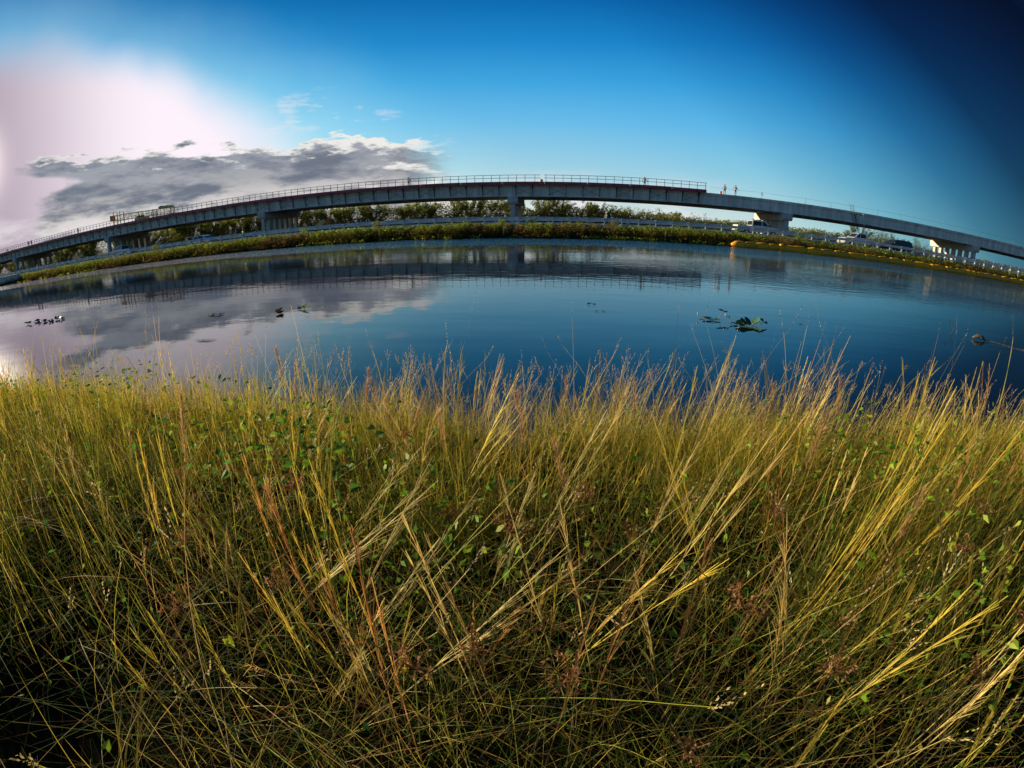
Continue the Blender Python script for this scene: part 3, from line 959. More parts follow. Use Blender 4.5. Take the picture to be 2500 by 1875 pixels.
fbk.add(pos[:half], hmax[:half] * U(.5, 1.1, half), U(-.3, .4, half), U(0, .7, half), U(0, 6.28, half), U(.03, .07, half), cg[:half], cg[:half] * 1.3, segs=2, wid_az=U(-.5, .5, half))
p2 = pos[half:].copy(); p2[:, 2] += hmax[half:] * U(0, .9, half)
fbk.leaves(p2, U(.10, .26, half), cg[half:], flat=.8, ratio=.6)
tag(fbk.build('bank_vegetation', M['leaf']), 'rough green and brown weeds covering the far canal bank', 'weeds', kind='stuff')
em = Blades()
n = 2600
xc = np.concatenate([U(-26, -8, 34), U(0, 17, 44), U(-90, -60, 26), U(19, 60, 12)])
i = RNG.integers(0, len(xc), n)
xx = xc[i] + RNG.normal(0, .22, n)
yy = shore_far(xx) - .12 - np.abs(RNG.normal(0, .12, n))
pos = np.stack([xx, yy, U(.0, .32, n) * U(.3, 1, n)], 1)
em.leaves(pos, U(.09, .2, n), pal([(.30, .36, .03), (.20, .28, .03), (.42, .45, .10)], (3, 3, 1), n), flat=.7, ratio=.6)
tag(em.build('waterline_plants', M['leaf']), 'small bright yellow green plants along the far waterline', 'plants', kind='stuff')

# distinct bright shrubs on the far bank
def shrub(x, y, r, col, label):
    bl = Blades(); n = int(420 * r)
    off = RNG.normal(size=(n, 3)); off /= np.linalg.norm(off, axis=1)[:, None]
    off *= (U(.3, 1, n) ** .5)[:, None]
    pos = off * np.array([r, r * .8, r * .75]) + np.array([0, 0, r * .7])
    bl.leaves(pos, U(.08, .2, n), pal([col, tuple(c * .6 for c in col), tuple(c * 1.25 for c in col)], (3, 2, 1), n), flat=.8, ratio=.6)
    e = tag(empty('shrub', (x, y, float(ground_z(x, y)))), label, 'shrub')
    bl.build('foliage', M['leaf'], e)
    m = MB()
    for k in range(5):
        a = k * 1.25
        m.tube([(0, 0, -.05), (r * .3 * math.cos(a), r * .3 * math.sin(a), r * .5), (r * .6 * math.cos(a), r * .5 * math.sin(a), r * 1.0)], [.03, .02, .01], 4)
    m.build('stem', M['bark'], e)
shrub(-30.1, 50.4, .62, (.22, .34, .05), 'bright lime shrub on the bank just left of the tipping trailer')
shrub(-28.0, 50.0, .4, (.05, .09, .04), 'small dark green shrub beside the bright lime one on the bank')
shrub(-6.6, 50.6, .55, (.16, .24, .04), 'light green shrub on the bank below the middle bridge pier')
shrub(-3.6, 51.3, .6, (.07, .16, .05), 'dark green sprig standing against the guardrail right of the middle pier')
shrub(5.2, 50.6, .55, (.24, .22, .09), 'straw coloured tuft on the bank right of the middle')
shrub(19.0, 51.6, .5, (.20, .36, .04), 'bright lime shrub on the bank left of the yellow boom')
shrub(26.8, 51.6, .6, (.14, .26, .04), 'green shrub on the bank above the start of the yellow boom')
shrub(-20.6, 50.2, .7, (.20, .20, .07), 'yellowish rounded shrub on the bank left of the middle pier')
shrub(-54.5, 49.6, .8, (.14, .17, .05), 'broad olive shrub on the left bank')

def marker(x, y, h, label):
    o = MB().tube([(0, 0, -.3), (0, 0, h)], .035, 6).build('stake', M['wood']); o.location = (x, y, float(max(0, ground_z(x, y))))
    tag(o, label, 'stake')
marker(-17.4, 43.0, 1.4, 'thin pale stake at the far waterline left of the middle')
marker(-5.6, 44.0, 1.3, 'thin stake at the far waterline under the middle pier')
marker(9.4, 44.4, 1.0, 'short stake at the far waterline right of the middle')

def egret(x, y, s, rz, label):
    o = tag(empty('egret', (x, y, float(max(.0, ground_z(x, y))), ), rz), label, 'bird'); o.scale = (s,) * 3
    me = bpy.data.meshes.new('body')
    Vv = [(0, .10, .42), (0, -.02, .46), (0, -.12, .52), (0, -.16, .62), (0, -.11, .72), (0, -.14, .82), (0, -.19, .85), (0, .26, .36)]
    me.from_pydata(Vv, [(0, 1), (1, 2), (2, 3), (3, 4), (4, 5), (5, 6), (0, 7)], [])
    bo = link('body', me, M['feather'], o)
    bo.modifiers.new('Skin', 'SKIN')
    for k, r in enumerate((.085, .09, .05, .028, .022, .026, .016, .03)): me.skin_vertices[0].data[k].radius = (r, r)
    me.skin_vertices[0].data[0].use_root = True
    sb = bo.modifiers.new('Sub', 'SUBSURF'); sb.levels = sb.render_levels = 1
    MB().tube([(0, -.20, .85), (0, -.31, .84)], [.012, .003], 5).build('beak', M['yellowp'], o)
    for s_ in (-1, 1): MB().tube([(s_ * .03, .04, .36), (s_ * .03, .07, .20), (s_ * .03, .03, -.05)], .008, 4).build('leg', M['beak'], o)
egret(-48.8, 42.2, .9, R(60), 'small white wading bird at the far left waterline')
egret(-106.5, 45.6, 1.1, R(20), 'white wading bird left of the two near the low concrete wall')
egret(-97.5, 45.4, 1.0, R(-30), 'white wading bird below the low concrete wall')

# ------------------------------------------------------------------ water lilies
def lily_leaf(bl, c, r, rz, tilt, tdir, col, cup=.0, n=12):
    """folded/tilted notched leaf as fan of quads"""
    cx, cy, cz = c
    ang = np.linspace(.28, 2 * math.pi - .28, n + 1) + rz
    def pt(a, k):
        rr = r * k * (1 + .06 * math.sin(3 * a + r * 40)) * (1.15 if abs(math.cos(a - rz)) > .7 else 1)
        x, y = rr * math.cos(a), rr * math.sin(a)
        z = cup * (x * x + y * y) / r + .02 * r * math.sin(5 * a)
        h = x * math.cos(tdir) + y * math.sin(tdir)
        z2 = z + math.sin(tilt) * h
        x2, y2 = x - (1 - math.cos(tilt)) * h * math.cos(tdir), y - (1 - math.cos(tilt)) * h * math.sin(tdir)
        return (cx + x2, cy + y2, cz + z2)
    qs = []
    for k in range(n):
        qs.append([pt(ang[k], .02), pt(ang[k], .55), pt(ang[k + 1], .55), pt(ang[k + 1], .02)])
        qs.append([pt(ang[k], .55), pt(ang[k], 1), pt(ang[k + 1], 1), pt(ang[k + 1], .55)])
    qs = np.array(qs)
    bl.quads(qs, np.repeat(np.array([col]), len(qs), 0) * (1 + U(-.06, .06, (len(qs), 1))))
LG, LD, LY = (.10, .20, .04), (.02, .045, .025), (.24, .25, .05)
def lily(x, y, label, leaves, stems=(), buds=(), s=.64):
    o = tag(empty('water_lily', (x, y, 0)), label, 'water lily')
    o.scale = (s,) * 3
    for (dx, dy, dz, r, rz, tilt, tdir, col, cup) in leaves:
        tilt *= .6
        cup *= .6
        bl = Blades(); lily_leaf(bl, (dx, dy, dz), r, rz, tilt, tdir, col, cup)
        lo = bl.build('lily_leaf', M['pad'], o)
        if dz > .04:
            MB().tube([(dx, dy, dz), (dx * .9 - .02, dy - .01, dz * .5), (dx * .8 - .03, dy, -.05)], .007, 5).build('leaf_stem', M['wood'], lo)
    for st in stems:
        MB().tube(st, .008, 5).build('stem', M['wood'], o)
    for b_ in buds:
        MB().tube([(b_[0], b_[1], b_[2] - .04), (b_[0], b_[1], b_[2] - .015), (b_[0], b_[1], b_[2] + .02), (b_[0], b_[1], b_[2] + .04)], [.005, .015, .014, .003], 8).build('flower_bud', M['yellowp'], o)
lily(2.33, 7.2, 'lily clump with a raised dark leaf and pale bud, left of the right pair', [(-.02, .0, .03, .15, .5, .25, 2.6, LG, .1), (.16, -.05, .025, .11, 2, .15, 1, LG, .1), (.38, .15, .22, .13, 1, .35, 2.8, LD, .05), (-.18, .06, .015, .07, 1, .1, 1, LY, 0)], [[(-.25, -.2, .0), (.0, -.25, .03), (.28, -.28, -.02)]], [(-.28, .12, .12)])
lily(2.75, 6.85, 'largest lily clump with several upright cupped leaves at right', [(.0, .0, .05, .15, .5, .7, 1.4, LG, .3), (.12, .06, .10, .13, 2, .9, 1.8, LD, .2), (-.16, .1, .03, .10, 4, .3, 3, LG, .1), (.42, .18, .10, .11, 1, .9, .3, LG, .3), (.62, .15, .10, .12, 1, .8, 2.6, LD, .3), (.05, -.22, .02, .15, 3, .2, 3.6, LG, .1), (-.12, -.3, .02, .12, 4, .3, 4.4, LD, .2), (.26, -.3, .02, .14, 5, .15, 0, LG, .1)], [[(.2, -.05, 0), (.35, .05, .06), (.52, .15, .12)], [(-.18, .3, 0), (-.2, .3, .1), (-.32, .32, .16)]], [(-.33, .33, .18), (-.24, .3, .15)])
lily(-4.72, 7.6, 'single olive lily leaf standing in the cloud reflection, right of a folded one', [(0, 0, .03, .17, 2.2, .35, 1.2, LY, .2), (.08, .02, .08, .13, 4, .6, .8, LG, .25)])
lily(-5.0, 7.25, 'small folded brownish lily leaf left of the olive leaf', [(0, 0, .05, .11, 1, 1.0, 2.2, (.16, .10, .04), .4), (.03, 0, .03, .08, 3, .7, 5, (.20, .17, .05), .4)])
r0 = random.Random(3)
lily(-13.6, 7.7, 'dark ragged patch of many small lily leaves near the left edge', [(r0.uniform(-1.5, 1.5), r0.uniform(-.5, .5), r0.uniform(.01, .10), r0.uniform(.08, .16), r0.uniform(0, 6), r0.uniform(.1, .9), r0.uniform(0, 6), LD, .3) for _ in range(20)], s=.5)
lily(-13.4, 9.2, 'thin line of dark lily leaves beyond the ragged left patch', [(k * .16 - .4, k * .05, .02, .07, k, .3, k, LD, .2) for k in range(6)], s=.55)
lily(-6.6, 7.3, 'flat brown green lily leaves floating before the cloud reflection', [(r0.uniform(-.5, .5), r0.uniform(-.25, .25), .02, r0.uniform(.07, .12), r0.uniform(0, 6), r0.uniform(.05, .5), r0.uniform(0, 6), LD if k % 2 else LY, .2) for k in range(7)], s=.5)
lily(.45, 8.1, 'tiny dark lily sprig alone in the middle of the water', [(0, 0, .03, .06, 1, .5, 1, LD, .2), (.13, -.05, .03, .05, 2, .4, 2, LD, .2)])
lily(.55, 7.5, 'faint small lily shoots nearer than the tiny middle sprig', [(0, 0, .015, .05, 1, .2, 1, LG, .1), (.16, -.03, .015, .045, 2, .2, 2, LG, .1)])
lily(4.0, 7.3, 'very small flat leaf alone right of the large lily clump', [(0, 0, .01, .05, 1, .05, 1, LG, .1)])
fr = tag(empty('floating_reed', (8.15, 7.25, 0)), 'brown pod on a floating reed stem near the right edge', 'reed')
MB().tube([(-.12, .07, .03), (-.05, .03, .07), (.06, -.04, .06), (.12, -.07, .02)], [.015, .038, .035, .012], 8).build('pod', M['bark'], fr, True)
MB().tube([(.12, -.07, .02), (.3, -.2, .025), (.62, -.45, .0), (.9, -.7, .02), (1.4, -1.1, .01)], .007, 5).build('stem', M['bark'], fr)
tw = MB().tube([(-.2, -.12, .0), (.0, .0, .10), (-.15, .05, .26)], .007, 5).build('broken_reed', M['bark']); tw.location = (7.75, 7.6, 0)
tag(tw, 'bent broken reed sticking out of the water left of the brown pod', 'reed')

# ------------------------------------------------------------------ near bank grass
def field(n, rmin, rmax, p=1.0, az=(-100, 95), back=-1.2):
    """random points, denser close to the viewer's bank"""
    r = (U(0, 1, n) * (rmax ** p - rmin ** p) + rmin ** p) ** (1 / p)
    a = U(R(az[0]), R(az[1]), n)
    x, y = r * np.sin(a), r * np.cos(a)
    ok = (y < shore_near(x) - .02) & (y > back)
    x, y = x[ok], y[ok]
    return np.stack([x, y, ground_z(x, y) - .01], 1), r[ok]
def clumpy(x, y):
    return (np.sin(x * 3.1 + 1.3 * np.sin(y * 2.3)) * np.sin(y * 3.7 + 1.1 * np.sin(x * 1.9)) + .5 * np.sin(x * 7.3 + 2) * np.sin(y * 8.1)) / 1.5
GREEN = [(.04, .10, .010), (.075, .14, .012), (.15, .18, .015), (.30, .24, .03), (.03, .07, .015), (.34, .22, .04)]
STRAW = [(.58, .44, .09), (.50, .42, .07), (.42, .42, .05), (.58, .40, .16), (.40, .20, .06)]
gr_ = Blades()
# understory
b, r = field(400000, .28, 22, .85)
cl = clumpy(b[:, 0], b[:, 1])
def corner_thin(b):  # grass thinned at the feet and both sides, imitating darkened lower corners
    d = np.abs(b[:, 0]) - .22 - 1.1 * b[:, 1]
    k = np.clip(1 - 1.4 * np.clip(d, 0, 9), .06, 1)
    f = np.clip((np.hypot(b[:, 0], b[:, 1]) - 1.5) / 1.0, 0, 1)
    return k * (1 - f) + f
keep = U(0, 1, len(b)) < np.clip(.16 + .8 * cl + np.clip((r - 1.5) * .7, -.5, .95), .015, 1) * corner_thin(b)
b, r, cl = b[keep], r[keep], cl[keep]
n = len(b)
edge = shore_near(b[:, 0]) - b[:, 1]
h = U(.08, .36, n) * (1 + .35 * cl) * np.where(edge < .5, 1.0, 1.0) + .04
h = h * np.clip(.45 + .45 * r, .55, 1) * np.interp(b[:, 0], [1, 3], [1, .78])
wdt = U(.0013, .0034, n) * (1 + r * .16)
c = pal(GREEN, (3, 4, 4, 3, 2, 2), n)
sun_gold = pal([(.44, .38, .045), (.32, .35, .03), (.52, .40, .09)], (3, 3, 2), n)  # sunlit golden tone painted into the blades, commoner towards the water
c = np.where((U(0, 1, n) < np.clip(1.35 - edge * .75, .1, .85))[:, None], sun_gold, c)
c2 = c * np.array([1.6, 1.35, 1.0])  # straw-toned tips, brightened further as painted sunlight
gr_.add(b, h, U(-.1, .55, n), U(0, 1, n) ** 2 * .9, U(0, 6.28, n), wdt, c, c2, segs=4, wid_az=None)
# small broad leaves of low weeds woven into the sward
b, r = field(70000, .8, 9, 1.1)
cl2 = np.sin(b[:, 0] * 2.1 + 1.7 * np.sin(b[:, 1] * 1.7)) + .6 * np.sin(b[:, 0] * 4.7 + b[:, 1] * 3.3)
k_ = (U(0, 1, len(b)) < np.clip(.35 + .5 * cl2, .04, 1) * corner_thin(b)); b, r = b[k_], r[k_]
n = len(b)
b[:, 2] += U(.04, .30, n)
gr_.leaves(b, U(.010, .026, n) * (1 + r * .08), pal([(.07, .16, .015), (.13, .25, .02), (.22, .30, .03), (.30, .26, .05), (.20, .12, .04)], (3, 4, 3, 2, 1), n), flat=.8, ratio=.38)
tag(gr_.build('grass', M['grass']), 'tangled green undergrowth grass covering the near bank', 'grass', kind='stuff')
# fine dry stems
dr = Blades()
b, r = field(26000, .35, 20, .8)
k_ = U(0, 1, len(b)) < corner_thin(b) * np.clip(.1 + r * .5, 0, 1); b, r = b[k_], r[k_]
n = len(b)
az_ = np.where(U(0, 1, n) < .35, U(-.9, .9, n), U(0, 6.28, n))
h = U(.22, .60, n) * np.where(b[:, 0] > 2, .85, 1) * np.clip(.55 + .3 * r, .6, 1)
dr.add(b, h, U(.0, .6, n), U(0, 1, n) ** 3 * .6, az_, U(.0014, .0028, n) * (1 + r * .14), pal(STRAW + GREEN[:3], (4, 4, 4, 2, 2, 2, 2, 2), n), None, segs=5)
b, r = field(16000, .5, 6, 1.2)
k_ = U(0, 1, len(b)) < corner_thin(b); b, r = b[k_], r[k_]
n = len(b)
b[:, 2] += U(0, .22, n)
dr.add(b, U(.10, .34, n), U(.2, 1.6, n), U(.3, 1.3, n), U(0, 6.28, n), U(.0008, .0015, n) * (1 + r * .14), pal(STRAW + [(.20, .12, .05)] + GREEN[:2], (3, 3, 4, 3, 3, 4, 2, 2), n), None, segs=6, taper=.6)
tag(dr.build('dry_grass', M['grass']), 'thin straw coloured grass stems among the green near bank', 'grass', kind='stuff')

def spike(bl, tip, d, ln, w, col, n=10):
    """fuzzy seed spike from TIP along D: short bristles hugging the axis"""
    N = len(tip)
    for k in range(n):
        t = k / n
        p = tip + d * (ln * t)[:, None]
        side = RNG.normal(size=(N, 3)); side -= d * (side * d).sum(1)[:, None]
        side /= np.linalg.norm(side, axis=1)[:, None]
        q = d * .8 + side * .35
        e = p + q * (w * 2.2)[:, None]
        s2 = np.cross(q, side); s2 /= np.linalg.norm(s2, axis=1)[:, None] + 1e-9
        bl.quads(np.stack([p, p + q * w[:, None] + s2 * (w * .35)[:, None], e, p + q * w[:, None] - s2 * (w * .35)[:, None]], 1), col * (1 + U(-.15, .15, (N, 1))))
# flowering stalks: stem plus two to five finger-like spikes
fs = Blades()
def stalks(b, h, lean, az_, nf=3, spl=(.05, .10), cols=None, w=.0022):
    n = len(b)
    r = np.linalg.norm(b[:, :2], axis=1)
    c = pal(STRAW, (4, 3, 3, 3, 1), n) if cols is None else cols
    cu = U(0, .25, n)
    tip = fs.add(b, h, lean, cu, az_, w * (1 + r * .10), c, c, segs=6, taper=.4)
    dd = np.stack([np.cos(az_), np.sin(az_), np.zeros(n)], 1) * (lean + cu * 1.5)[:, None] + np.array([0, 0, 1.])
    dd /= np.linalg.norm(dd, axis=1)[:, None]
    cc = pal([(.52, .40, .22), (.55, .38, .25), (.42, .34, .14), (.45, .26, .15)], (4, 3, 3, 2), n)
    for f in range(nf):
        m = U(0, 1, n) < (1 if f == 0 else .62)
        k = m.sum()
        d = dd[m] + RNG.normal(0, .28 if f else .08, (k, 3)); d /= np.linalg.norm(d, axis=1)[:, None]
        spike(fs, tip[m] - dd[m] * (.008 * f), d, U(spl[0], spl[1], k), U(.0035, .0055, k) * (1 + r[m] * .06), cc[m], n=9)
n = 560
x = np.concatenate([U(-1.9, 3.2, n), U(-12, 12, n // 2)])
y = shore_near(x) - np.abs(RNG.normal(.05, .28, len(x)))
x = x + .12 * np.sin(x * 9)
b = np.stack([x, y, ground_z(x, y)], 1)
n = len(b)
stalks(b, U(.24, .58, n) * np.where(x > 2.3, .8, 1), U(0, .3, n), np.where(U(0, 1, n) < .6, U(-.7, .7, n), U(0, 6.28, n)))
n = 60
x = U(-6, 5.5, n); y = shore_near(x) - U(.0, .5, n)
b = np.stack([x, y, ground_z(x, y)], 1)
stalks(b, U(.66, .95, n), U(0, .25, n), U(0, 6.28, n), nf=1, spl=(.10, .2))
b, r = field(900, .7, 9, .9)
n = len(b)
stalks(b, U(.35, .75, n), U(.05, .6, n), np.where(U(0, 1, n) < .6, U(-.8, .8, n), U(0, 6.28, n)), nf=3)
tag(fs.build('flowering_grass', M['grass']), 'tall pale seed heads of grass standing along the near waterline', 'grass', kind='stuff')

# bundles of long leaning straw stalks, spreading into panicles
bd = Blades()
def bundle(x, y, ln, lean, az0, ns, col, z=0.):
    """one to three stiff stems, each opening into a narrow brush of fine branches"""
    r = math.hypot(x, y)
    nst = 1 + ns // 9
    b = np.stack([x + RNG.normal(0, .03, nst), y + RNG.normal(0, .03, nst), np.full(nst, float(ground_z(x, y)) + z)], 1)
    az_ = az0 + RNG.normal(0, .16, nst)
    c = pal([col, tuple(q * 1.2 for q in col), tuple(q * .75 for q in col)], (3, 2, 1), nst)
    l_ = ln * U(.75, 1.0, nst)
    le = lean * U(.85, 1.12, nst)
    cu = U(0, .12, nst)
    bd.add(b, l_, le, cu, az_, np.full(nst, .0027) * (1 + r * .10), c * .85, c * 1.1, segs=6, taper=.5)
    k = nst * 20
    i = RNG.integers(0, nst, k)
    t = U(.38, .92, k)
    d = np.stack([np.cos(az_[i]), np.sin(az_[i]), np.zeros(k)], 1)
    p = b[i] + d * ((le[i] * t + cu[i] * t ** 2.2) * l_[i])[:, None] + np.array([0, 0, 1.]) * ((t - .45 * cu[i] * t ** 2.4) * l_[i] / np.sqrt(1 + le[i] ** 2))[:, None]
    loc = le[i] + cu[i] * 2.2 * t
    bd.add(p, l_[i] * U(.12, .30, k) * (1.25 - t), np.abs(loc + RNG.normal(0, .13, k)), U(-.05, .3, k), az_[i] + RNG.normal(0, .13, k) / (.35 + loc), np.full(k, .0016) * (1 + r * .10), c[i] * U(.85, 1.25, k)[:, None], None, segs=3, taper=.6)
YS, PS, RS = (.64, .48, .07), (.60, .46, .17), (.46, .22, .07)
for (x, y, ln, lean, a, ns, col) in [
    (.55, .75, .95, .9, .5, 26, YS), (.2, .95, .85, .75, .55, 18, PS), (.9, .95, 1.0, .95, .55, 26, YS), (1.25, 1.35, .95, .6, .7, 20, YS),
    (-.55, .7, .7, .7, .7, 18, PS), (-.75, 1.0, .8, .3, 1.7, 24, YS), (-.45, .55, .75, 1.0, .35, 16, PS), (-.9, .75, .8, .8, .45, 14, PS),
    (1.05, .55, .9, 1.1, .35, 22, YS), (1.5, .7, .9, 1.0, .5, 20, YS), (.35, 1.5, .8, .35, 1.2, 20, YS), (-.1, 1.35, .8, .6, .8, 14, PS),
    (1.9, 1.9, .72, .35, 1.2, 18, YS), (2.2, 1.3, .75, .7, .8, 16, YS), (1.3, 2.2, .85, .5, .8, 20, PS), (.6, 2.0, .85, .4, .9, 20, PS),
    (-.55, 2.1, .8, .15, 1.4, 26, PS), (-.45, 2.25, .8, .3, .9, 22, PS), (-1.7, 1.9, .8, .5, .6, 16, PS), (-2.3, 2.1, .75, .45, .6, 16, PS),
    (.2, 2.2, .7, .3, 1.3, 20, YS), (2.6, 2.3, .6, .3, 1.5, 12, PS), (-1.3, .9, .7, .25, 2.0, 18, YS), (-1.1, 1.4, .7, .5, .6, 12, PS)]:
    bundle(x, y, ln, lean, a, ns, col)
b, r = field(520, .55, 9, .85)
k_ = U(0, 1, len(b)) < (corner_thin(b) + .08) * np.clip(.35 + .45 * r, 0, 1); b, r = b[k_], r[k_]
for (x, y, z), rr in zip(b, r):
    bundle(x, y, random.uniform(.38, .74), random.uniform(.03, .6), random.gauss(.8, 1.3), random.randint(5, 20), random.choice((YS, YS, PS, PS, RS)))
tag(bd.build('straw_bundles', M['grass']), 'leaning bundles of long yellow straw stalks across the near bank', 'grass', kind='stuff')

# heart-shaped vine leaves
vn = Blades()
def heart(n, cx, cy, sx, sy, z0, z1, size, cols):
    x = RNG.normal(cx, sx, n); y = RNG.normal(cy, sy, n)
    y = np.minimum(y, shore_near(x) - .05)
    pos = np.stack([x, y, ground_z(x, y) + U(z0, z1, n)], 1)
    a = RNG.normal(size=(n, 3)); a[:, 2] = a[:, 2] * .5 - .5
    a /= np.linalg.norm(a, axis=1)[:, None]
    b_ = np.cross(a, RNG.normal(size=(n, 3)) + np.array([0, 0, 1.5])); b_ /= np.linalg.norm(b_, axis=1)[:, None]
    s = U(.5, 1.05, n)[:, None] * size
    c = pal(cols, [1] * len(cols), n)
    for sg in (-1, 1):
        f = np.cross(a, b_) * .25 * s
        vn.quads(np.stack([pos, pos + b_ * sg * .42 * s - a * .28 * s + f, pos + b_ * sg * .5 * s + a * .25 * s + f, pos + a * 1.0 * s], 1), c)
LIME = [(.18, .30, .02), (.12, .24, .02), (.26, .32, .03)]
MIDG = [(.06, .17, .03), (.09, .22, .035)]
for (cx, cy, sx, sy, n, z0, z1, s, cols) in [
    (-3.1, 2.2, .3, .25, 130, .25, .5, .035, LIME), (-1.6, 2.0, .35, .3, 220, .2, .42, .035, LIME + MIDG), (-1.05, 1.55, .3, .2, 240, .15, .38, .035, MIDG + LIME[:1]),
    (-.35, 1.15, .25, .2, 90, .2, .4, .03, LIME), (1.35, 1.5, .2, .25, 150, .25, .55, .03, LIME), (1.25, .9, .2, .2, 110, .15, .42, .028, LIME), (1.8, 1.5, .4, .3, 90, .2, .4, .03, LIME),
    (.5, 1.4, .3, .3, 60, .15, .35, .03, MIDG + LIME), (-2.2, 1.2, .6, .4, 120, .1, .35, .028, LIME + MIDG), (-4.5, 2.2, .8, .4, 120, .15, .4, .03, LIME + MIDG), (.0, 1.0, 1.6, .6, 260, .05, .3, .024, MIDG + LIME[:1]), (3.2, 2.0, .8, .4, 110, .2, .4, .03, LIME), (1.1, .6, .2, .15, 50, .1, .35, .028, LIME)]:
    heart(n, cx, cy, sx, sy, z0, z1, s, cols)
# weak tendrils carrying the leaves
b, r = field(700, .5, 5, .9)
n = len(b)
vn.add(b, U(.2, .5, n), U(.2, 1.2, n), U(.2, 1.2, n), U(0, 6.28, n), U(.0015, .0022, n), pal(MIDG, (1, 1), n), None, segs=6, taper=.3)
tag(vn.build('vine_leaves', M['grass']), 'small heart shaped lime green vine leaves climbing through the grass', 'vine', kind='stuff')

# brown umbel sedges and reddish plume grasses, single plants
def sedge_mesh(seed, h, dark):
    rs = np.random.default_rng(seed)
    bl = Blades()
    col = np.array([dark])
    tip = np.array([[0, 0, h]])
    nr = 26
    d = rs.normal(size=(nr, 3)); d[:, 2] = np.abs(d[:, 2]) + .25; d /= np.linalg.norm(d, axis=1)[:, None]
    L_ = rs.uniform(.015, .055, nr)
    hd = Blades()
    p = np.repeat(tip, nr, 0)
    e = p + d * L_[:, None]
    s2 = np.cross(d, [0, 0, 1.]); s2 /= np.linalg.norm(s2, axis=1)[:, None]
    hd.quads(np.stack([p - s2 * .0006, p + s2 * .0006, e + s2 * .0006, e - s2 * .0006], 1), np.repeat(col * .8, nr, 0))
    for _ in range(5):
        q = rs.normal(size=(nr, 3)); q /= np.linalg.norm(q, axis=1)[:, None]
        s3 = np.cross(q, rs.normal(size=(nr, 3))); s3 /= np.linalg.norm(s3, axis=1)[:, None]
        hd.quads(np.stack([e, e + q * .005 + s3 * .0018, e + q * .011, e + q * .005 - s3 * .0018], 1), np.repeat(col, nr, 0) * rs.uniform(.7, 1.3, (nr, 1)))
    st = Blades()
    st.add(np.array([[0, 0, 0.]]), np.array([h]), np.array([.0]), np.array([0.]), np.array([.3]), np.array([.003]), np.array([[.12, .15, .04]]), None, segs=4, taper=.3)
    st.add(np.array([[0, 0, 0.]]), np.array([h]), np.array([.0]), np.array([0.]), np.array([1.8]), np.array([.003]), np.array([[.12, .15, .04]]), None, segs=4, taper=.3)
    br = Blades()
    k = 4
    br.add(np.repeat(tip, k, 0), np.full(k, .10), np.full(k, 1.4), np.full(k, .5), rs.uniform(0, 6.28, k), np.full(k, .003), np.repeat(np.array([[.14, .18, .04]]), k, 0), None, segs=3)
    return st, hd, br
SL, SG = 'brown umbel shaped sedge head on a thin stem among the grass', 'brown sedge heads in the near grass'
sp_proto = []
for sd, h in ((21, .36), (22, .45), (23, .30)):
    st, hd, br = sedge_mesh(sd, h, (.26, .12, .05))
    e = tag(empty('sedge'), SL, 'sedge', SG)
    st.build('stem', M['grass'], e); hd.build('seed_head', M['grass'], e); br.build('bract', M['grass'], e)
    sp_proto.append([e, False])
def place(pl, i, x, y, rz, tilt, s):
    e, used = pl[i]
    if used: e = copy_tree(e)
    else: pl[i][1] = True
    e.location = (x, y, float(ground_z(x, y))); e.rotation_euler = (tilt * math.cos(rz), tilt * math.sin(rz), rz); e.scale = (s,) * 3
rs = random.Random(9)
spots = [(-.42, .62), (-.28, .52), (-.2, .66), (-.62, .72), (-.7, .95), (.02, .78), (.05, .58), (.35, .6), (.62, .55), (.72, .72), (-1.0, .8), (-.9, .62), (.9, .5), (1.1, .75), (1.25, .62), (-.12, .95), (.25, 1.1), (-.35, 1.25), (.12, 1.35), (-1.3, 1.1), (.75, 1.2), (1.45, 1.05), (-.55, 1.5), (.3, .48)]
for k, (x, y) in enumerate(spots): place(sp_proto, k % 3, x, y, rs.uniform(0, 6), rs.uniform(-.15, .15), rs.uniform(.8, 1.25))
def plume_parts(seed, h):
    rs_ = np.random.default_rng(seed)
    st, pl = Blades(), Blades()
    for a in (.2, 1.7):
        st.add(np.array([[0, 0, 0.]]), np.array([h]), np.array([.08]), np.array([.05]), np.array([0.]), np.array([.0035]), np.array([[.34, .22, .08]]), None, segs=5, taper=.3, wid_az=np.array([a]))
    k = 320
    t = rs_.uniform(.55, 1.0, k)
    p = np.stack([h * (.08 * t + .05 * t ** 2.2), np.zeros(k), h * t * .985], 1)
    c = np.array([[.44, .25, .10]]) * rs_.uniform(.7, 1.35, (k, 1)) + rs_.uniform(0, .12, (k, 1))
    pl.add(p, rs_.uniform(.02, .05, k), rs_.uniform(.15, .75, k), rs_.uniform(-.2, .6, k), rs_.uniform(0, 6.28, k), rs_.uniform(.0012, .0026, k), c, c * 1.3, segs=2)
    return st, pl
pl_proto = []
for sd, h in ((31, .62), (32, .52), (33, .44)):
    st, pl = plume_parts(sd, h)
    e = tag(empty('plume_grass'), 'fluffy reddish brown plume grass stalk on the near bank', 'plume grass', 'reddish plume grasses on the near bank')
    st.build('stem', M['grass'], e); pl.build('plume', M['grass'], e)
    pl_proto.append([e, False])
for k, (x, y, s) in enumerate([(-1.75, 2.45, 1), (-1.67, 2.42, .95), (-1.15, 2.35, 1), (-1.05, 2.4, .85), (-.95, 2.35, .8), (-.5, 1.85, .95), (-.12, 1.85, .9), (.08, 1.5, .9), (1.05, 2.0, 1), (1.0, 1.6, .95), (1.7, 2.4, 1), (1.35, 2.6, 1), (-1.55, 1.3, 1), (1.2, 1.15, .8), (-1.0, 1.15, .9), (.02, 2.45, .8), (.45, 2.5, .85)]):
    place(pl_proto, k % 3, x, y, rs.uniform(0, 6), rs.uniform(-.12, .12), s)

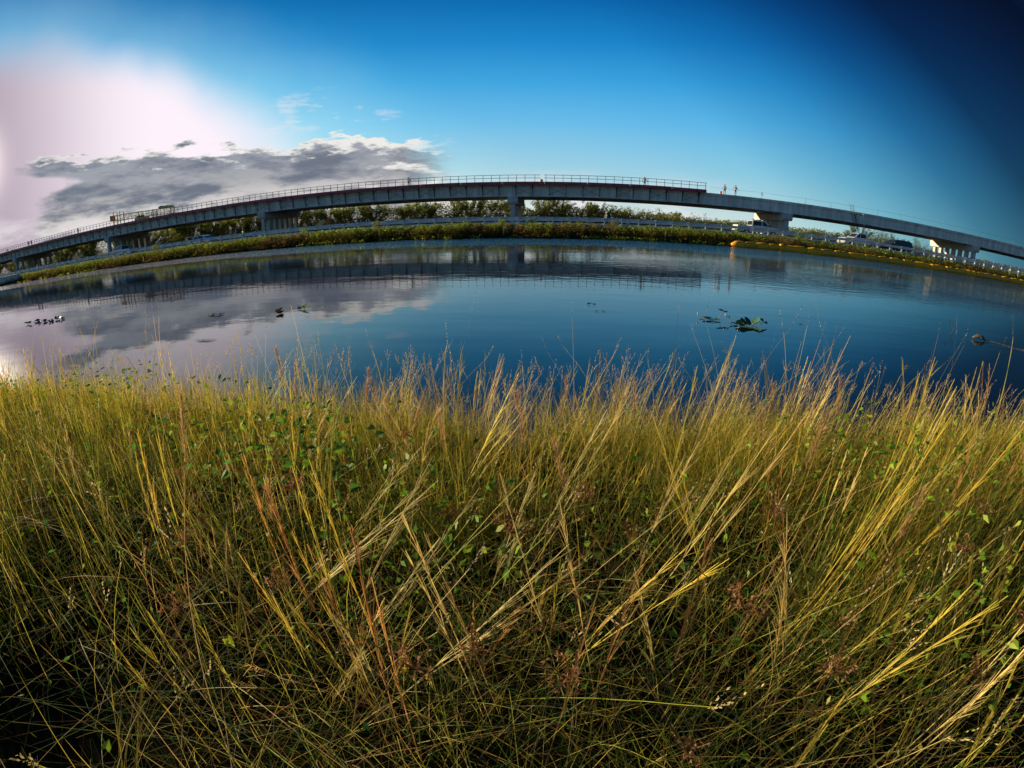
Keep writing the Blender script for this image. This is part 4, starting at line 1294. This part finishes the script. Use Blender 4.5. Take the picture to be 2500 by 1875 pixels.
# ------------------------------------------------------------------ camera (wide action-camera lens)
cam = bpy.data.cameras.new('camera')
co_ = bpy.data.objects.new('camera', cam)
COL.objects.link(co_)
sc.camera = co_
kk, k3, pit, rho, yaw = 1.09241938, -.06621441, .34236933, -.00450248, -.11110196
cam.type = 'PANO'
cam.panorama_type = 'FISHEYE_LENS_POLYNOMIAL'
cam.sensor_fit = 'HORIZONTAL'
cam.sensor_width, cam.sensor_height = 36, 27
cam.fisheye_fov = R(270)
cam.fisheye_polynomial_k0 = 0
cam.fisheye_polynomial_k1 = -kk / 18
cam.fisheye_polynomial_k2 = 0
cam.fisheye_polynomial_k3 = -k3 / 18 ** 3
cam.fisheye_polynomial_k4 = 0
cam.clip_start = .02
cam.clip_end = 9000
def axis(r_, u_, f_):
    c, s = math.cos(rho), math.sin(rho)
    r_, u_ = r_ * c - u_ * s, r_ * s + u_ * c
    f2 = f_ * math.cos(pit) + u_ * math.sin(pit)
    u2 = u_ * math.cos(pit) - f_ * math.sin(pit)
    return Vector((r_ * math.cos(yaw) + f2 * math.sin(yaw), f2 * math.cos(yaw) - r_ * math.sin(yaw), u2))
mw = Matrix((axis(1, 0, 0), axis(0, 1, 0), -axis(0, 0, 1))).transposed().to_4x4()
mw.translation = (0, 0, EYE)
co_.matrix_world = mw

# ------------------------------------------------------------------ sun and sky
sun = bpy.data.lights.new('sun', 'SUN')
sun.energy = 5
sun.angle = R(.6)
sun.color = (1, .83, .48)
so = bpy.data.objects.new('sun', sun)
COL.objects.link(so)
so.location = SUN * 50
so.rotation_euler = (-SUN).to_track_quat('-Z', 'Y').to_euler()

wd = bpy.data.worlds.new('World')
sc.world = wd
wd.use_nodes = True
nt = wd.node_tree
N, L = nt.nodes, nt.links
N.clear()
wo = N.new('ShaderNodeOutputWorld')
bg = N.new('ShaderNodeBackground')
bg.inputs['Strength'].default_value = .0585
L.new(bg.outputs[0], wo.inputs[0])
sky = N.new('ShaderNodeTexSky')
sky.sky_type = 'NISHITA'
sky.sun_disc = False
sky.sun_elevation = SUN_EL
sky.sun_rotation = SUN_AZ
sky.altitude = 0
sky.air_density = 1.2
sky.dust_density = 1.0
sky.ozone_density = 2.5
tc = N.new('ShaderNodeTexCoord')
def VM(op, a, b=None):
    n = N.new('ShaderNodeVectorMath'); n.operation = op
    for i, v in enumerate((a, b)):
        if v is None: continue
        if isinstance(v, (tuple, Vector)): n.inputs[i].default_value = tuple(v)
        else: L.new(v, n.inputs[i])
    return n
def MT(op, a, b=0., c=None, clamp=False):
    n = N.new('ShaderNodeMath'); n.operation = op; n.use_clamp = clamp
    for i, v in enumerate((a, b, c)):
        if v is None: continue
        if isinstance(v, (int, float)): n.inputs[i].default_value = v
        else: L.new(v, n.inputs[i])
    return n.outputs[0]
def MR(v, a, b, c=0., d=1., smooth=True):
    n = N.new('ShaderNodeMapRange'); n.interpolation_type = 'SMOOTHSTEP' if smooth else 'LINEAR'
    L.new(v, n.inputs['Value'])
    for k, q in zip(('From Min', 'From Max', 'To Min', 'To Max'), (a, b, c, d)): n.inputs[k].default_value = q
    return n.outputs[0]
def MIX(f, a, b, mode='MIX'):
    n = N.new('ShaderNodeMix'); n.data_type = 'RGBA'; n.blend_type = mode
    for i, v in ((0, f), (6, a), (7, b)):
        if isinstance(v, (int, float)): n.inputs[i].default_value = v
        elif isinstance(v, tuple): n.inputs[i].default_value = (*v, 1)
        else: L.new(v, n.inputs[i])
    return n.outputs[2]
dirn = VM('NORMALIZE', tc.outputs['Generated']).outputs[0]
sx = N.new('ShaderNodeSeparateXYZ'); L.new(dirn, sx.inputs[0])
el = MT('MULTIPLY', MT('ARCSINE', sx.outputs['Z']), 57.2958)
az = MT('MULTIPLY', MT('ARCTAN2', sx.outputs['X'], sx.outputs['Y']), 57.2958)
sang = MT('MULTIPLY', MT('ARCCOSINE', VM('DOT_PRODUCT', dirn, tuple(SUN)).outputs['Value']), 57.2958)
def ramp(v, lo, hi, stops):
    m = MR(v, lo, hi, smooth=False)
    r = N.new('ShaderNodeValToRGB'); L.new(m, r.inputs[0])
    e = r.color_ramp.elements
    e.remove(e[1])
    for i, (p, c) in enumerate(stops):
        q = e[0] if i == 0 else e.new((p - lo) / (hi - lo))
        q.position = (p - lo) / (hi - lo); q.color = (*c, 1)
    return r.outputs[0]
# base colour of the air by height above the horizon, dimming towards the band of sky at right angles to the sun
clear_ = ramp(el, -5, 90, [(-5, (5.6, 6.2, 5.8)), (0, (6.8, 7.4, 6.8)), (3, (5.0, 6.8, 7.2)), (7, (3.1, 6.0, 7.6)), (12, (1.4, 4.9, 8.0)), (16.5, (.5, 3.7, 7.3)), (21, (.12, 2.4, 5.9)), (26, (.01, 1.4, 4.2)), (40, (.04, .5, 1.7)), (90, (.02, .18, .6))])
tt = MT('ADD', sang, MT('MULTIPLY', MT('SUBTRACT', MT('MINIMUM', el, 28), 9.5), 1.15))
dim = ramp(tt, 0, 170, [(0, (1.7, 1.4, 1.15)), (40, (1.5, 1.25, 1.08)), (60, (1.05, 1.02, 1.)), (76, (.9, .98, 1.)), (86, (.75, .93, .97)), (98, (.32, .62, .74)), (107, (.09, .28, .40)), (115, (.018, .08, .14)), (127, (.003, .012, .035)), (141, (.2, .27, .35)), (155, (.55, .55, .55))])
custom = MIX(1., clear_, dim, 'MULTIPLY')
base = MIX(.975, sky.outputs[0], custom)
gx = MT('DIVIDE', MT('ADD', az, 62), 30)
gy = MT('DIVIDE', MT('SUBTRACT', el, 8.5), 12.3)
gn = N.new('ShaderNodeTexNoise'); gn.inputs['Scale'].default_value = 3.2; gn.inputs['Detail'].default_value = 4
L.new(dirn, gn.inputs['Vector'])
gd = MT('ADD', MT('SQRT', MT('ADD', MT('MULTIPLY', gx, gx), MT('MULTIPLY', gy, gy))), MT('MULTIPLY', MT('SUBTRACT', gn.outputs['Fac'], .5), .55))
base = MIX(MT('MULTIPLY', MR(gd, .8, 1.7, 1, 0), .35), base, (6.0, 8.8, 9.2))
base = MIX(MR(gd, .72, 1.2, 1, 0), base, MIX(MR(az, -67, -46), (4.3, 3.5, 4.3), (9.6, 8.6, 9.4)))
base = MIX(1., base, MIX(MT('POWER', MR(sang, .3, 9.5, 1, 0, False), 5), (0, 0, 0), (260, 228, 200)), 'ADD')
# clouds: a grey bank low on the left, small bright wisps
cv = VM('MULTIPLY', dirn, (1, 1, 3.6)).outputs[0]
def NZ(scale, det, rough=.6, vec=None, dist=0.):
    n = N.new('ShaderNodeTexNoise'); n.inputs['Scale'].default_value = scale; n.inputs['Detail'].default_value = det
    n.inputs['Roughness'].default_value = rough; n.inputs['Distortion'].default_value = dist
    L.new(vec or cv, n.inputs['Vector']); return n.outputs['Fac']
n1 = NZ(6.0, 9, .58, dist=.25)
n2 = NZ(16., 6, .6)
n3 = NZ(30., 6, .62)
nA = MT('SUBTRACT', MT('ADD', MT('MULTIPLY', n1, .8), MT('MULTIPLY', n3, .2)), .5)
notch = MT('MULTIPLY', MR(MT('ABSOLUTE', MT('SUBTRACT', el, 8.2)), 0, 1.3, 1, 0), 3.5)
env_l = MR(MT('SUBTRACT', MT('ADD', az, MT('MULTIPLY', nA, 9)), notch), -60.5, -58.3)
env_r = MR(MT('ADD', az, MT('MULTIPLY', nA, 14)), -19, -12.5, 1, 0)
topel = MT('ADD', MT('ADD', 10.1, MT('MULTIPLY', nA, 7.5)), MT('MULTIPLY', MT('SUBTRACT', n2, .5), 5))
env_t = MR(MT('SUBTRACT', el, topel), -.3, .2, 1, 0)
env_b = MR(el, -2, 1)
env = MT('MULTIPLY', MT('MULTIPLY', env_l, env_r), MT('MULTIPLY', env_t, env_b))
right_thin = MR(az, -32, -16, 0, .15)
gap = MR(MT('SUBTRACT', n1, right_thin), .16, .27)
cm = MT('MULTIPLY', env, gap)
thick = MR(MT('SUBTRACT', MT('ADD', MT('MULTIPLY', n1, .75), MT('MULTIPLY', n2, .25)), MT('MULTIPLY', right_thin, .8)), .25, .38)
edge_ = MR(MT('SUBTRACT', MT('SUBTRACT', topel, el), MR(az, -36, -18, 0, .9)), .0, .8)
lit = MT('MULTIPLY', thick, MT('ADD', .35, MT('MULTIPLY', edge_, .65)))
grey_ = MIX(MR(NZ(7., 8, .62), .36, .6), (1.55, 1.8, 2.35), MIX(MR(el, 3, 9), (4.9, 4.7, 4.5), (3.4, 3.6, 4.1)))
ccol = MIX(lit, (11, 10.6, 9.8), grey_)
base = MIX(cm, base, ccol)
wsp = MT('MULTIPLY', MT('MULTIPLY', MR(NZ(9., 8, .65), .56, .68), MR(el, 10, 13)), MT('MULTIPLY', MR(el, 14, 17.5, 1, 0), MT('MULTIPLY', MR(az, -46, -40), MR(az, -24, -12, 1, 0))))
base = MIX(MT('MULTIPLY', wsp, .35), base, (9, 8.2, 8.2))
low = MT('MULTIPLY', MT('MULTIPLY', MR(el, 3, 7, 1, 0), MR(az, 30, 0)), MR(NZ(7., 5), .4, .62))
base = MIX(MT('MULTIPLY', low, .75), base, (8.5, 8., 8.))
L.new(base, bg.inputs['Color'])

vs = sc.view_settings
vs.view_transform = 'Standard'
vs.look = 'None'
vs.exposure = .82
vs.gamma = 1
sc.cycles.max_bounces = 6
sc.cycles.transparent_max_bounces = 4
sc.cycles.sample_clamp_indirect = 6
sc.cycles.sample_clamp_direct = 0
sc.cycles.use_denoising = True
